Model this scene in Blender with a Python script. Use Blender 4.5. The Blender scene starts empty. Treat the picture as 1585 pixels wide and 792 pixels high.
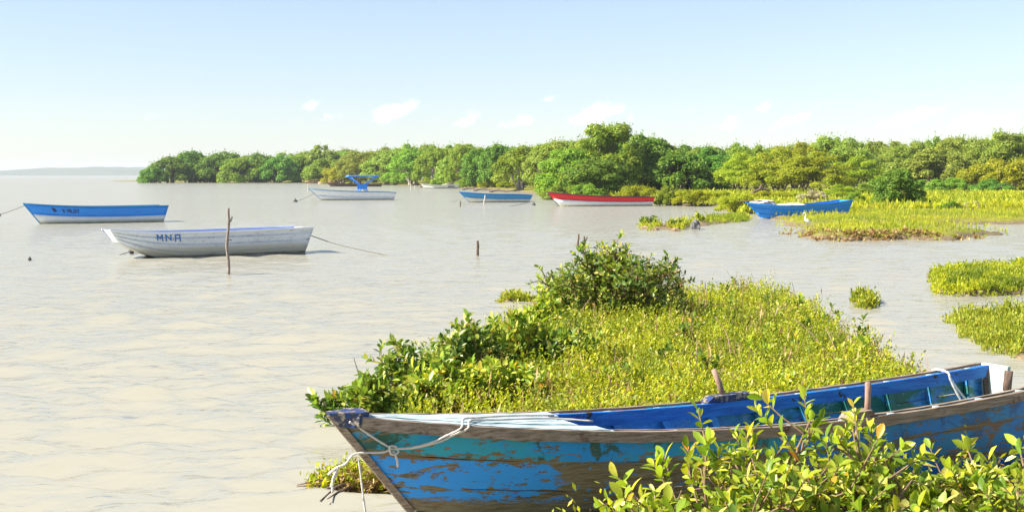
import bpy, math, random
import numpy as np
from mathutils import Vector, Matrix, Quaternion

R = math.radians
scene = bpy.context.scene
COL = scene.collection

# ------------------------------------------------------------------ camera
CAM_H, FPX, PITCH = 2.3, 2000.0, math.atan(125 / 2000)
cam_d = bpy.data.cameras.new('camera')
cam = bpy.data.objects.new('camera', cam_d)
COL.objects.link(cam)
cam.location = (0, 0, CAM_H)
cam.rotation_euler = (math.pi / 2 - PITCH, 0, 0)
cam_d.sensor_width = 36
cam_d.lens = 36 * FPX / 1585
cam_d.clip_end = 60000
scene.camera = cam

# ------------------------------------------------------------------ light
SUN_AZ, SUN_EL = R(-102), R(40)          # azimuth clockwise from +Y
sv = Vector((math.sin(SUN_AZ) * math.cos(SUN_EL), math.cos(SUN_AZ) * math.cos(SUN_EL), math.sin(SUN_EL)))
sun_d = bpy.data.lights.new('sun', 'SUN')
sun_d.energy = 5.0
sun_d.angle = R(0.53)
sun_d.color = (1.0, 0.93, 0.80)
sun = bpy.data.objects.new('sun', sun_d)
COL.objects.link(sun)
sun.rotation_euler = sv.to_track_quat('Z', 'Y').to_euler()
sun.location = (-30, 0, 40)

world = bpy.data.worlds.new('World')
scene.world = world
world.use_nodes = True
wt = world.node_tree
wt.nodes.clear()


def wn(t, **k):
    n = wt.nodes.new(t)
    for a, b in k.items():
        setattr(n, a, b)
    return n


def wmath(op, a, b=None, c=None):
    n = wn('ShaderNodeMath', operation=op)
    for i, v in enumerate((a, b, c)):
        if v is None:
            continue
        if isinstance(v, (int, float)):
            n.inputs[i].default_value = v
        else:
            wt.links.new(v, n.inputs[i])
    return n.outputs[0]


sky = wn('ShaderNodeTexSky', sky_type='NISHITA', sun_disc=False)
sky.sun_elevation = SUN_EL
sky.sun_rotation = SUN_AZ
sky.air_density = 1.0
sky.dust_density = 0.35
sky.ozone_density = 2.2
tc = wn('ShaderNodeTexCoord')
sep = wn('ShaderNodeSeparateXYZ')
wt.links.new(tc.outputs['Generated'], sep.inputs[0])
az = wmath('MULTIPLY', wmath('ARCTAN2', sep.outputs[0], sep.outputs[1]), 57.2958)
el = wmath('MULTIPLY', wmath('ARCSINE', sep.outputs[2]), 57.2958)
comb = wn('ShaderNodeCombineXYZ')
wt.links.new(az, comb.inputs[0])
wt.links.new(wmath('MULTIPLY', el, 1.5), comb.inputs[1])
nz = wn('ShaderNodeTexNoise')
nz.inputs['Scale'].default_value = 1.5
nz.inputs['Detail'].default_value = 8
nz.inputs['Roughness'].default_value = 0.62
wt.links.new(comb.outputs[0], nz.inputs['Vector'])
CLOUDS = [(-5.25, 2.75, .95, .34, .9), (-8.7, 3.1, .5, .25, .55), (-8.0, 2.5, .7, .3, .45), (-2.0, 2.4, .7, .35, .55),
          (-0.1, 2.3, .8, .25, .45), (.7, 2.35, .4, .3, .45), (1.6, 3.35, .5, .14, .5), (3.7, 2.65, 1.0, .42, .95), (5.3, 2.5, .35, .25, .4), (7.7, 2.5, .4, .3, .3),
          (9.4, 2.25, .9, .3, .5), (11.0, 3.0, .4, .2, .5), (12.3, 2.4, 1.0, .35, .55), (17.1, 2.45, 1.35, .26, .9),
          (19.3, 2.2, .7, .3, .65), (20.6, 2.3, .6, .3, .7), (24, 2.5, 1.0, .3, .7), (29, 2.7, 1.4, .4, .8),
          (-15.3, 2.6, .9, .25, .3), (-26, 2.8, 1.2, .4, .6), (37, 2.4, 1.1, .35, .7)]
tot = None
for (ca, ce, wa, he, st) in CLOUDS:
    wa, he = wa * 1.12, he * 1.12
    dx = wmath('DIVIDE', wmath('SUBTRACT', az, ca), wa)
    dy = wmath('DIVIDE', wmath('SUBTRACT', wmath('SUBTRACT', el, ce), wmath('MULTIPLY', wmath('SUBTRACT', az, ca), .28)), he)
    r2 = wmath('ADD', wmath('MULTIPLY', dx, dx), wmath('MULTIPLY', dy, dy))
    g = wmath('MULTIPLY', wmath('POWER', 2.718, wmath('MULTIPLY', r2, -1.0)), st)
    tot = g if tot is None else wmath('ADD', tot, g)
dens = wmath('ADD', tot, wmath('MULTIPLY', wmath('SUBTRACT', nz.outputs[0], .5), 1.9))
mr = wn('ShaderNodeMapRange', interpolation_type='SMOOTHSTEP')
mr.inputs['From Min'].default_value = .22
mr.inputs['From Max'].default_value = .95
wt.links.new(dens, mr.inputs['Value'])
cmask = wmath('MULTIPLY', wmath('MULTIPLY', mr.outputs[0], wmath('MINIMUM', wmath('MULTIPLY', tot, 2.2), 1.0)), .95)
tint = wn('ShaderNodeMix', data_type='RGBA', blend_type='MULTIPLY')
tint.inputs['Factor'].default_value = 1.0
tint.inputs['B'].default_value = (0.96, 0.98, 1.06, 1)
hsv = wn('ShaderNodeHueSaturation')
hsv.inputs['Saturation'].default_value = .78
wt.links.new(sky.outputs[0], hsv.inputs['Color'])
wt.links.new(hsv.outputs[0], tint.inputs['A'])
cm = wn('ShaderNodeMix', data_type='RGBA', blend_type='MIX')
wt.links.new(cmask, cm.inputs['Factor'])
wt.links.new(tint.outputs['Result'], cm.inputs['A'])
cm.inputs['B'].default_value = (9.5, 9.4, 9.5, 1)
bg = wn('ShaderNodeBackground')
bg.inputs['Strength'].default_value = 0.068
wt.links.new(cm.outputs['Result'], bg.inputs[0])
wo = wn('ShaderNodeOutputWorld')
wt.links.new(bg.outputs[0], wo.inputs[0])

vs = scene.view_settings
vs.view_transform = 'Standard'
vs.look = 'None'
vs.exposure = 1.3
vs.gamma = 1.0
vs.use_curve_mapping = False
scene.cycles.max_bounces = 8
scene.cycles.transparent_max_bounces = 8
scene.cycles.volume_bounces = 0

# ------------------------------------------------------------------ helpers
_c, _s = math.cos(PITCH), math.sin(PITCH)


def PX(x, y, z=0.0):
    """layout survey: the spot at height z seen at photograph position (x, y)"""
    a, b = (x - 792.5) / FPX, (396 - y) / FPX
    d = Vector((a, _c + b * _s, -_s + b * _c))
    t = (z - CAM_H) / d.z
    return Vector((d.x * t, d.y * t, z))


def PD(x, y, Y):
    a, b = (x - 792.5) / FPX, (396 - y) / FPX
    d = Vector((a, _c + b * _s, -_s + b * _c))
    t = Y / d.y
    return Vector((d.x * t, Y, CAM_H + d.z * t))


def tag(o, label=None, cat=None, group=None, kind=None):
    if label:
        o['label'] = label
    if cat:
        o['category'] = cat
    if group:
        o['group'] = group
    if kind:
        o['kind'] = kind
    return o


def empty(name, loc=(0, 0, 0), rz=0.0):
    o = bpy.data.objects.new(name, None)
    COL.objects.link(o)
    o.location = loc
    o.rotation_euler = (0, 0, rz)
    o.empty_display_size = .1
    return o


def link(name, me, parent=None):
    o = bpy.data.objects.new(name, me)
    COL.objects.link(o)
    if parent is not None:
        o.parent = parent
    return o


class MB:
    """collects vertices / polygons of any size"""
    def __init__(s):
        s.v, s.f, s.m, s.uv = [], [], [], None

    def add(s, vs_, fs, mi=0):
        n = len(s.v)
        s.v.extend([tuple(p) for p in vs_])
        s.f.extend([tuple(i + n for i in f) for f in fs])
        s.m.extend([mi] * len(fs))

    def tube(s, pts, rad, n=7, caps=True, mi=0):
        pts = [Vector(p) for p in pts]
        if isinstance(rad, (int, float)):
            rad = [rad] * len(pts)
        rings = []
        up = Vector((0.13, 0.21, 1))
        for i, p in enumerate(pts):
            t = (pts[min(i + 1, len(pts) - 1)] - pts[max(i - 1, 0)])
            if t.length < 1e-7:
                t = Vector((0, 0, 1))
            t.normalize()
            a = t.cross(up)
            if a.length < 1e-3:
                a = t.cross(Vector((1, 0, 0)))
            a.normalize()
            b = a.cross(t).normalized()
            up = b
            rings.append([p + (a * math.cos(2 * math.pi * k / n) + b * math.sin(2 * math.pi * k / n)) * rad[i] for k in range(n)])
        vv = [q for r in rings for q in r]
        ff = []
        for i in range(len(pts) - 1):
            for k in range(n):
                k2 = (k + 1) % n
                ff.append((i * n + k, i * n + k2, (i + 1) * n + k2, (i + 1) * n + k))
        if caps:
            ff.append(tuple(range(n - 1, -1, -1)))
            ff.append(tuple((len(pts) - 1) * n + k for k in range(n)))
        s.add(vv, ff, mi)

    def box(s, c, d, M=None, mi=0, bev=0.0):
        x, y, z = d[0] / 2, d[1] / 2, d[2] / 2
        if bev <= 0:
            vv = [Vector((i, j, k)) for i in (-x, x) for j in (-y, y) for k in (-z, z)]
            ff = [(0, 1, 3, 2), (4, 6, 7, 5), (0, 4, 5, 1), (2, 3, 7, 6), (0, 2, 6, 4), (1, 5, 7, 3)]
        else:
            vv, ff = [], []
            b = bev
            prof = [(-y + b, -z), (y - b, -z), (y, -z + b), (y, z - b), (y - b, z), (-y + b, z), (-y, z - b), (-y, -z + b)]
            for xx, kk in ((-x, .0), (-x + b, 1), (x - b, 1), (x, 0)):
                for (a, e) in prof:
                    q = 1 if kk else (1 - b / max(y, z))
                    vv.append(Vector((xx, a * q, e * q)))
            for i in range(3):
                for k in range(8):
                    k2 = (k + 1) % 8
                    ff.append((i * 8 + k, (i + 1) * 8 + k, (i + 1) * 8 + k2, i * 8 + k2))
            ff.append(tuple(range(8)))
            ff.append(tuple(24 + k for k in range(7, -1, -1)))
        if M is not None:
            vv = [M @ p for p in vv]
        c = Vector(c)
        s.add([p + c for p in vv], ff, mi)

    def mesh(s, name, mats, smooth=False):
        me = bpy.data.meshes.new(name)
        me.from_pydata(s.v, [], s.f)
        for m in (mats if isinstance(mats, (list, tuple)) else [mats]):
            me.materials.append(m)
        if any(s.m):
            me.polygons.foreach_set('material_index', s.m)
        if smooth:
            me.polygons.foreach_set('use_smooth', [True] * len(s.f))
        if s.uv:
            lay = me.uv_layers.new(name='UVMap')
            for lp in me.loops:
                lay.data[lp.index].uv = s.uv[lp.vertex_index]
        me.update()
        return me

    def build(s, name, mats, parent=None, smooth=False):
        return link(name, s.mesh(name, mats, smooth), parent)


def np_mesh(name, V, F, mat_, smooth=False):
    """fast mesh from arrays; F is (n,3) or (n,4)"""
    me = bpy.data.meshes.new(name)
    V = np.ascontiguousarray(V, dtype=np.float32)
    F = np.ascontiguousarray(F, dtype=np.int32)
    k = F.shape[1]
    me.vertices.add(len(V))
    me.vertices.foreach_set('co', V.ravel())
    me.loops.add(F.size)
    me.loops.foreach_set('vertex_index', F.ravel())
    me.polygons.add(len(F))
    me.polygons.foreach_set('loop_start', np.arange(0, F.size, k, dtype=np.int32))
    me.polygons.foreach_set('loop_total', np.full(len(F), k, dtype=np.int32))
    if smooth:
        me.polygons.foreach_set('use_smooth', np.ones(len(F), dtype=bool))
    me.materials.append(mat_)
    me.update(calc_edges=True)
    return me


def catmull(pts, n=6):
    P = [Vector(p) for p in pts]
    P = [P[0] * 2 - P[1]] + P + [P[-1] * 2 - P[-2]]
    out = []
    for i in range(1, len(P) - 2):
        for j in range(n):
            t = j / n
            a, b, c, d = P[i - 1], P[i], P[i + 1], P[i + 2]
            out.append(.5 * ((2 * b) + (c - a) * t + (2 * a - 5 * b + 4 * c - d) * t * t + (3 * b - a - 3 * c + d) * t ** 3))
    out.append(P[-2])
    return out


# ------------------------------------------------------------------ materials
class NT:
    def __init__(s, name):
        s.mat = bpy.data.materials.new(name)
        s.mat.use_nodes = True
        s.t = s.mat.node_tree
        s.t.nodes.clear()
        s.out = s.n('ShaderNodeOutputMaterial')

    def n(s, t, **k):
        n = s.t.nodes.new(t)
        for a, b in k.items():
            setattr(n, a, b)
        return n

    def l(s, a, b):
        s.t.links.new(a, b)

    def inp(s, sock, v):
        if hasattr(v, 'is_output') or isinstance(v, bpy.types.NodeSocket):
            s.l(v, sock)
        else:
            if isinstance(v, (tuple, list)) and len(v) == 3 and sock.type == 'RGBA':
                v = (*v, 1)
            sock.default_value = v

    def math(s, op, a, b=0.0):
        n = s.n('ShaderNodeMath', operation=op)
        s.inp(n.inputs[0], a)
        s.inp(n.inputs[1], b)
        return n.outputs[0]

    def mix(s, f, a, b, bt='MIX'):
        n = s.n('ShaderNodeMix', data_type='RGBA', blend_type=bt)
        s.inp(n.inputs['Factor'], f)
        s.inp(n.inputs['A'], a)
        s.inp(n.inputs['B'], b)
        return n.outputs['Result']

    def step(s, v, a, b):
        n = s.n('ShaderNodeMapRange', interpolation_type='SMOOTHSTEP')
        s.inp(n.inputs['Value'], v)
        n.inputs['From Min'].default_value = a
        n.inputs['From Max'].default_value = b
        return n.outputs[0]

    def coord(s, kind='Object', scale=(1, 1, 1), loc=(0, 0, 0)):
        tc_ = s.n('ShaderNodeTexCoord')
        m = s.n('ShaderNodeMapping')
        m.inputs['Scale'].default_value = scale
        m.inputs['Location'].default_value = loc
        s.l(tc_.outputs[kind], m.inputs[0])
        return m.outputs[0]

    def noise(s, vec, scale, detail=4, rough=.55, dist=0.0):
        n = s.n('ShaderNodeTexNoise')
        s.inp(n.inputs['Vector'], vec)
        n.inputs['Scale'].default_value = scale
        n.inputs['Detail'].default_value = detail
        n.inputs['Roughness'].default_value = rough
        n.inputs['Distortion'].default_value = dist
        return n.outputs[0]

    def ramp(s, f, stops):
        n = s.n('ShaderNodeValToRGB')
        e = n.color_ramp.elements
        while len(e) < len(stops):
            e.new(.5)
        for i, (p, c) in enumerate(stops):
            e[i].position = p
            e[i].color = (*c, 1)
        s.inp(n.inputs[0], f)
        return n.outputs[0]

    def bump(s, h, strength, dist=.01, normal=None):
        n = s.n('ShaderNodeBump')
        n.inputs['Strength'].default_value = strength
        n.inputs['Distance'].default_value = dist
        s.l(h, n.inputs['Height'])
        if normal is not None:
            s.l(normal, n.inputs['Normal'])
        return n.outputs[0]

    def principled(s, base, rough=.6, spec=.4, normal=None, final=True):
        p = s.n('ShaderNodeBsdfPrincipled')
        s.inp(p.inputs['Base Color'], base)
        s.inp(p.inputs['Roughness'], rough)
        p.inputs['Specular IOR Level'].default_value = spec
        if normal is not None:
            s.l(normal, p.inputs['Normal'])
        if final:
            s.l(p.outputs[0], s.out.inputs[0])
        return p


def leaf_mat(name, stops, trans=.35, back=1.25, rough=.42, objvar=.08, tcol=None, patch=(), gain=1.35, spec=.32):
    m = NT(name)
    stops = [(a, (b[0] * gain * 1.04, b[1] * gain, b[2] * gain * .8)) for a, b in stops]
    trans += .05
    g = m.n('ShaderNodeNewGeometry')
    oi = m.n('ShaderNodeObjectInfo')
    r = m.math('FRACT', m.math('ADD', g.outputs['Random Per Island'], oi.outputs['Random']))
    c = m.ramp(r, stops)
    for (sc_, col_, lo_, hi_, amt_) in patch:      # stands of differing growth
        pn = m.noise(g.outputs['Position'], sc_, 3, .6)
        c = m.mix(m.math('MULTIPLY', m.step(pn, lo_, hi_), m.math('MULTIPLY', amt_, m.math('ADD', .4, m.math('MULTIPLY', r, .6)))), c, col_)
    hs = m.n('ShaderNodeHueSaturation')
    m.inp(hs.inputs['Hue'], m.math('ADD', .5, m.math('MULTIPLY', m.math('SUBTRACT', oi.outputs['Random'], .5), objvar * .35)))
    m.inp(hs.inputs['Value'], m.math('ADD', 1 - objvar * 1.5, m.math('MULTIPLY', oi.outputs['Random'], objvar * 3)))
    m.l(c, hs.inputs['Color'])
    c2 = m.mix(g.outputs['Backfacing'], hs.outputs[0], m.mix(1.0, hs.outputs[0], (back, back * .97, back * 1.1), 'MULTIPLY'))
    p = m.principled(c2, rough, spec, final=False)
    t = m.n('ShaderNodeBsdfTranslucent')
    m.l(m.mix(1.0, c2, tcol or (1.35, 1.25, .45), 'MULTIPLY'), t.inputs[0])
    mx = m.n('ShaderNodeMixShader')
    mx.inputs[0].default_value = trans
    m.l(p.outputs[0], mx.inputs[1])
    m.l(t.outputs[0], mx.inputs[2])
    m.l(mx.outputs[0], m.out.inputs[0])
    return m.mat


def wood_mat(name, c1, c2, scale=(3, 30, 30), rough=.75, bump=.3):
    m = NT(name)
    v = m.coord('Object', scale)
    n = m.noise(v, 2.0, 6, .65)
    c = m.ramp(n, [(.3, c1), (.7, c2)])
    m.principled(c, rough, .25, m.bump(n, bump, .006))
    return m.mat


M = {}
M['bark'] = wood_mat('bark', (.10, .07, .05), (.30, .25, .20), (6, 6, 2.5), .85, .5)
M['bark_pale'] = wood_mat('bark_pale', (.22, .19, .16), (.50, .46, .40), (5, 5, 2), .85, .5)
M['twig'] = wood_mat('twig', (.10, .06, .04), (.30, .20, .13), (20, 20, 20), .8, .3)
M['stake'] = wood_mat('stake', (.05, .035, .03), (.22, .15, .11), (20, 20, 4), .85, .5)
M['stake_pale'] = wood_mat('stake_pale', (.20, .12, .09), (.42, .28, .21), (25, 25, 5), .8, .4)
M['pole_grey'] = wood_mat('pole_grey', (.35, .33, .30), (.60, .57, .52), (20, 20, 4), .8, .4)
M['stake_mid'] = wood_mat('stake_mid', (.09, .07, .06), (.36, .30, .25), (20, 20, 4), .85, .5)
M['rope'] = wood_mat('rope', (.42, .38, .34), (.72, .68, .62), (120, 120, 120), .9, .6)
M['rope_white'] = wood_mat('rope_white', (.62, .62, .62), (.86, .86, .85), (120, 120, 120), .9, .5)
M['rope_dark'] = wood_mat('rope_dark', (.10, .09, .08), (.2, .18, .15), (60, 60, 60), .9, .3)
M['float'] = wood_mat('float', (.04, .04, .045), (.12, .11, .11), (10, 10, 10), .7, .2)
M['rock'] = wood_mat('rock', (.07, .07, .075), (.20, .20, .20), (5, 5, 5), .9, .8)
M['net'] = wood_mat('net', (.50, .45, .38), (.80, .76, .70), (14, 14, 14), .95, .9)
M['dead'] = wood_mat('dead', (.16, .10, .06), (.40, .28, .17), (9, 9, 9), .95, .8)

Gd = [(.0, (.028, .075, .014)), (.45, (.055, .125, .020)), (.8, (.095, .180, .025)), (1., (.16, .22, .04))]
M['leaf_dark'] = leaf_mat('leaf_dark', Gd, .28, rough=.38, objvar=.10, patch=[(.55, (.15, .24, .03), .50, .64, .7)], gain=1.9, spec=.12)
M['leaf_mid'] = leaf_mat('leaf_mid', [(.0, (.055, .110, .016)), (.5, (.105, .180, .024)), (.85, (.17, .24, .030)), (1., (.24, .28, .05))], .32, objvar=.12, patch=[(.5, (.26, .34, .035), .50, .62, .75), (.8, (.06, .12, .02), .55, .68, .6)], gain=1.75, spec=.12)
M['leaf_olive'] = leaf_mat('leaf_olive', [(.0, (.068, .108, .020)), (.5, (.122, .175, .030)), (.85, (.19, .24, .046)), (1., (.26, .285, .08))], .30, objvar=.12, patch=[(.5, (.30, .35, .06), .50, .62, .75), (.8, (.08, .13, .03), .55, .68, .6)], gain=1.75, spec=.12)
M['leaf_feather'] = leaf_mat('leaf_feather', [(.0, (.09, .135, .013)), (.5, (.16, .215, .018)), (.85, (.24, .28, .022)), (1., (.31, .32, .05))], .36, objvar=.10, patch=[(.4, (.32, .36, .03), .50, .62, .6), (.7, (.09, .15, .02), .55, .68, .6)], gain=1.75, spec=.12)
M['leaf_yellow'] = leaf_mat('leaf_yellow', [(.0, (.13, .17, .012)), (.5, (.22, .27, .016)), (.85, (.31, .34, .022)), (1., (.40, .35, .05))], .36, objvar=.06, patch=[(.6, (.13, .20, .02), .52, .66, .7)], spec=.12)
M['leaf_grey'] = leaf_mat('leaf_grey', [(.0, (.16, .16, .11)), (.5, (.30, .30, .22)), (.85, (.45, .45, .36)), (1., (.55, .52, .45))], .2, objvar=.05)
M['leaf_brown'] = leaf_mat('leaf_brown', [(.0, (.10, .06, .03)), (.5, (.20, .13, .06)), (.85, (.32, .23, .11)), (1., (.42, .34, .2))], .15, objvar=.05)
# broad shrub leaves near the camera
M['leaf_shrub'] = leaf_mat('leaf_shrub', [(.0, (.055, .115, .016)), (.30, (.115, .185, .022)), (.62, (.20, .26, .028)), (.86, (.29, .32, .045)), (.95, (.40, .38, .16)), (.985, (.38, .30, .05)), (1., (.45, .17, .03))], .36, back=1.5, rough=.36, objvar=.05, patch=[(55, (.16, .09, .03), .66, .70, .8), (1.6, (.30, .38, .03), .50, .64, .5)], gain=1.5)
M['leaf_shrub_dark'] = leaf_mat('leaf_shrub_dark', [(.0, (.030, .072, .014)), (.40, (.065, .125, .020)), (.74, (.125, .185, .026)), (.90, (.22, .26, .05)), (.97, (.40, .38, .22)), (1., (.42, .24, .04))], .30, back=1.6, rough=.34, objvar=.06, patch=[(55, (.16, .09, .03), .66, .70, .8), (1.6, (.30, .38, .03), .50, .64, .5)], gain=1.3)
M['succulent'] = leaf_mat('succulent', [(.0, (.12, .17, .012)), (.35, (.22, .28, .014)), (.75, (.33, .375, .016)), (.95, (.42, .41, .03)), (1., (.38, .27, .06))], .34, rough=.5, objvar=.0, patch=[(.8, (.10, .17, .02), .47, .60, .95), (1.5, (.25, .20, .07), .61, .72, .6)])
M['succulent_green'] = leaf_mat('succulent_green', [(.0, (.09, .13, .015)), (.4, (.17, .22, .02)), (.8, (.27, .31, .025)), (1., (.34, .30, .06))], .3, rough=.5, objvar=.0)
M['marsh_grass'] = leaf_mat('marsh_grass', [(.0, (.16, .21, .012)), (.4, (.25, .30, .016)), (.8, (.33, .365, .02)), (1., (.38, .33, .05))], .34, rough=.6, objvar=.0, patch=[(.22, (.16, .25, .02), .48, .60, .85), (.5, (.34, .27, .09), .58, .68, .6)])


def paint(name, col, stain=.25, wl=None, rough=.45, sc=1.0, chips=.0, chipcol=(.25, .2, .15)):
    """weathered boat paint; wl: list of (z0, z1, colour) growth bands along the waterline"""
    m = NT(name)
    v = m.coord('Object', (1.2 * sc, 3 * sc, 3 * sc))
    n1 = m.noise(v, 2.2, 7, .62)
    n2 = m.noise(m.coord('Object', (4 * sc, 12 * sc, 12 * sc)), 2.0, 5, .6)
    dk = tuple(x * .55 for x in col)
    c = m.mix(m.math('MULTIPLY', m.step(n1, .42, .75), stain * 1.6), col, dk)
    c = m.mix(m.math('MULTIPLY', m.step(n2, .55, .8), stain), c, (.35, .33, .30))
    if chips:
        c = m.mix(m.step(n2, .66 - chips * .1, .69), c, chipcol)
    if wl:
        tcn = m.n('ShaderNodeTexCoord')
        sp = m.n('ShaderNodeSeparateXYZ')
        m.l(tcn.outputs['Object'], sp.inputs[0])
        zz = m.math('ADD', sp.outputs[2], m.math('MULTIPLY', m.math('SUBTRACT', n1, .5), .16))
        zz = m.math('ADD', zz, m.math('MULTIPLY', m.math('SUBTRACT', n2, .5), .10))
        for (z0, z1, cc) in wl:
            f = m.math('SUBTRACT', 1.0, m.step(zz, z0, z1))
            c = m.mix(m.math('MULTIPLY', f, .85), c, cc)
    m.principled(c, rough, .4, m.bump(n2, .12, .004))
    return m.mat

# ------------------------------------------------------------------ land layout (survey points -> metres)
def ring(px):
    return np.array([(PX(x, y).x, PX(x, y).y) for x, y in px])


FAR_LAND = np.vstack([ring([(250, 282.2), (300, 282.3), (400, 282.4), (480, 282.8), (560, 285.2), (640, 287.4), (700, 289.3), (760, 293.2), (800, 296.5),
                            (850, 302), (930, 308), (1010, 316), (1040, 319), (1110, 320), (1122, 329), (1150, 333), (1172, 331), (1196, 338),
                            (1196, 349), (1240, 352), (1212, 362), (1225, 367), (1300, 374), (1400, 372), (1480, 375), (1585, 363), (1500, 358),
                            (1452, 353), (1490, 348), (1600, 347), (1800, 350)]),
                      np.array([(150, 100), (260, 300), (200, 700), (-140, 700), (-150, 480)])])
POND = ring([(1425, 304.3), (1436, 307.2), (1500, 307.8), (1600, 307.4), (1700, 307), (1700, 305.4), (1600, 305.2), (1500, 304.6)])
ISLE = np.vstack([ring([(575, 640), (620, 590), (700, 545), (780, 512), (842, 490), (850, 472), (900, 464), (1000, 462), (1090, 470), (1150, 462),
                        (1220, 468), (1276, 490), (1302, 522), (1400, 572), (1450, 598), (1450, 640)]),
                  np.array([(4.6, 8.4), (7.5, 6.5), (9, 2.0), (0.1, 1.5), (-.15, 6.0), (-.5, 7.6), (-.9, 9.0)])])
ISLET1 = ring([(1430, 436), (1442, 456), (1500, 461), (1585, 456), (1680, 452), (1680, 428), (1560, 424), (1480, 420), (1435, 428)])
ISLET2 = ring([(1446, 492), (1456, 508), (1490, 532), (1560, 556), (1680, 566), (1680, 496), (1560, 490), (1490, 486)])
ISLET3 = ring([(1312, 470), (1320, 477), (1350, 478), (1364, 473), (1350, 466), (1325, 465)])
ISLET4 = ring([(765, 466), (775, 471), (820, 471), (842, 466), (820, 461), (785, 461)])
SPIT = ring([(985, 352), (1000, 358), (1060, 356), (1080, 352), (1130, 346), (1165, 342), (1160, 336), (1120, 338), (1080, 341), (1040, 346), (1000, 347)])
RIGHTBANK = ring([(1558, 418), (1600, 420), (1700, 420), (1700, 405), (1600, 404)])


def sdist(poly, X, Y):
    """signed distance to polygon, positive inside"""
    d = np.full(X.shape, 1e9)
    ins = np.zeros(X.shape, bool)
    n = len(poly)
    for i in range(n):
        ax, ay = poly[i]
        bx, by = poly[(i + 1) % n]
        ex, ey = bx - ax, by - ay
        t = np.clip(((X - ax) * ex + (Y - ay) * ey) / (ex * ex + ey * ey + 1e-12), 0, 1)
        d = np.minimum(d, (X - ax - t * ex) ** 2 + (Y - ay - t * ey) ** 2)
        if abs(ey) > 1e-9:
            c = ((ay > Y) != (by > Y)) & (X < ex * (Y - ay) / ey + ax)
            ins ^= c
    d = np.sqrt(d)
    return np.where(ins, d, -d)


def wob(X, Y, s, seed=0):
    """cheap smooth noise in -1..1"""
    r = np.random.default_rng(seed)
    o = np.zeros(np.shape(X))
    a = 1.0
    w = 0
    for k in range(5):
        for j in range(3):
            th, ph = r.uniform(0, 6.28, 2)
            f = (2 ** k) / s * r.uniform(.7, 1.3)
            o += a * np.sin((X * np.cos(th) + Y * np.sin(th)) * f * 6.28 + ph)
            w += a * .55
        a *= .6
    return np.clip(o / w, -1, 1)


LANDS = [(FAR_LAND, .22, 1.2, 1.6), (ISLE, .13, .35, .7), (ISLET1, .09, .25, .6), (ISLET2, .04, .3, .7), (ISLET3, .03, .15, .4),
         (ISLET4, .03, .12, .4), (SPIT, .05, .4, .8), (RIGHTBANK, .08, .3, .5)]


def ground_z(X, Y):
    X = np.asarray(X, float)
    Y = np.asarray(Y, float)
    z = np.full(X.shape, -.55)
    for poly, top, fall, ws in LANDS:
        lo, hi = poly.min(0) - 4, poly.max(0) + 4
        mk = (X > lo[0]) & (X < hi[0]) & (Y > lo[1]) & (Y < hi[1])
        if not mk.any():
            continue
        sd = sdist(poly, X[mk], Y[mk]) + wob(X[mk], Y[mk], ws * 3, 5) * fall * .7
        if poly is FAR_LAND:
            sp = sdist(POND, X[mk], Y[mk])
            sd = np.minimum(sd, -sp)
        t = np.clip((sd + fall) / (2 * fall), 0, 1)
        h = -.55 + (.55 + top) * (t * t * (3 - 2 * t)) + np.where(sd > 0, (.08 if poly is ISLE else .05) * wob(X[mk], Y[mk], ws * 1.6, 9), 0)
        if poly is ISLE:                       # the marsh islet is a low mound
            h += np.where(sd > 0, np.minimum(sd, 2.0) * .03, 0) * np.clip((Y[mk] - 9.5) / 2, 0, 1)
        z[mk] = np.maximum(z[mk], h)
    return z


def gz(x, y):
    return float(ground_z(np.array([x]), np.array([y]))[0])


# ------------------------------------------------------------------ water and ground sheets
def polar(r0, r1, nr, a0, nf, nb):
    th = np.concatenate([np.linspace(-a0, a0, nf), np.linspace(a0, 2 * math.pi - a0, nb)[1:-1]])
    rr = np.concatenate([[0.0], np.geomspace(r0, r1, nr)]) if np.isscalar(nr) else np.concatenate([[0.0], nr])
    T, Rr = np.meshgrid(th, rr)
    X, Y = Rr * np.sin(T), Rr * np.cos(T)
    nt = len(th)
    i = np.arange(len(rr) - 1)[:, None] * nt
    j = np.arange(nt)[None, :]
    j2 = (j + 1) % nt
    F = np.stack([i + j, i + j2, i + nt + j2, i + nt + j], -1).reshape(-1, 4)
    return X, Y, Rr, F


def waves(X, Y, Rr):
    r = np.random.default_rng(4)
    Z = np.zeros(X.shape)
    amp_tot = 0
    for k in range(64):
        lam = .26 * (6.2 ** (k / 63))               # 0.26 .. 1.6 m
        th = r.normal(0.12, .45)                   # crests mostly across the view
        kx, ky = math.sin(th) * 2 * math.pi / lam, math.cos(th) * 2 * math.pi / lam
        a = .0086 * lam if lam < .7 else .0060 * (.7 / lam) ** .3
        fade = np.clip((lam / (Rr * .0071 + 1e-6) - 2.2) / 3, 0, 1)
        ph = X * kx + Y * ky + r.uniform(0, 6.28)
        s = np.sin(ph)
        Z += a * fade * (s - .30 * np.cos(2 * ph))
    return Z


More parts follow.
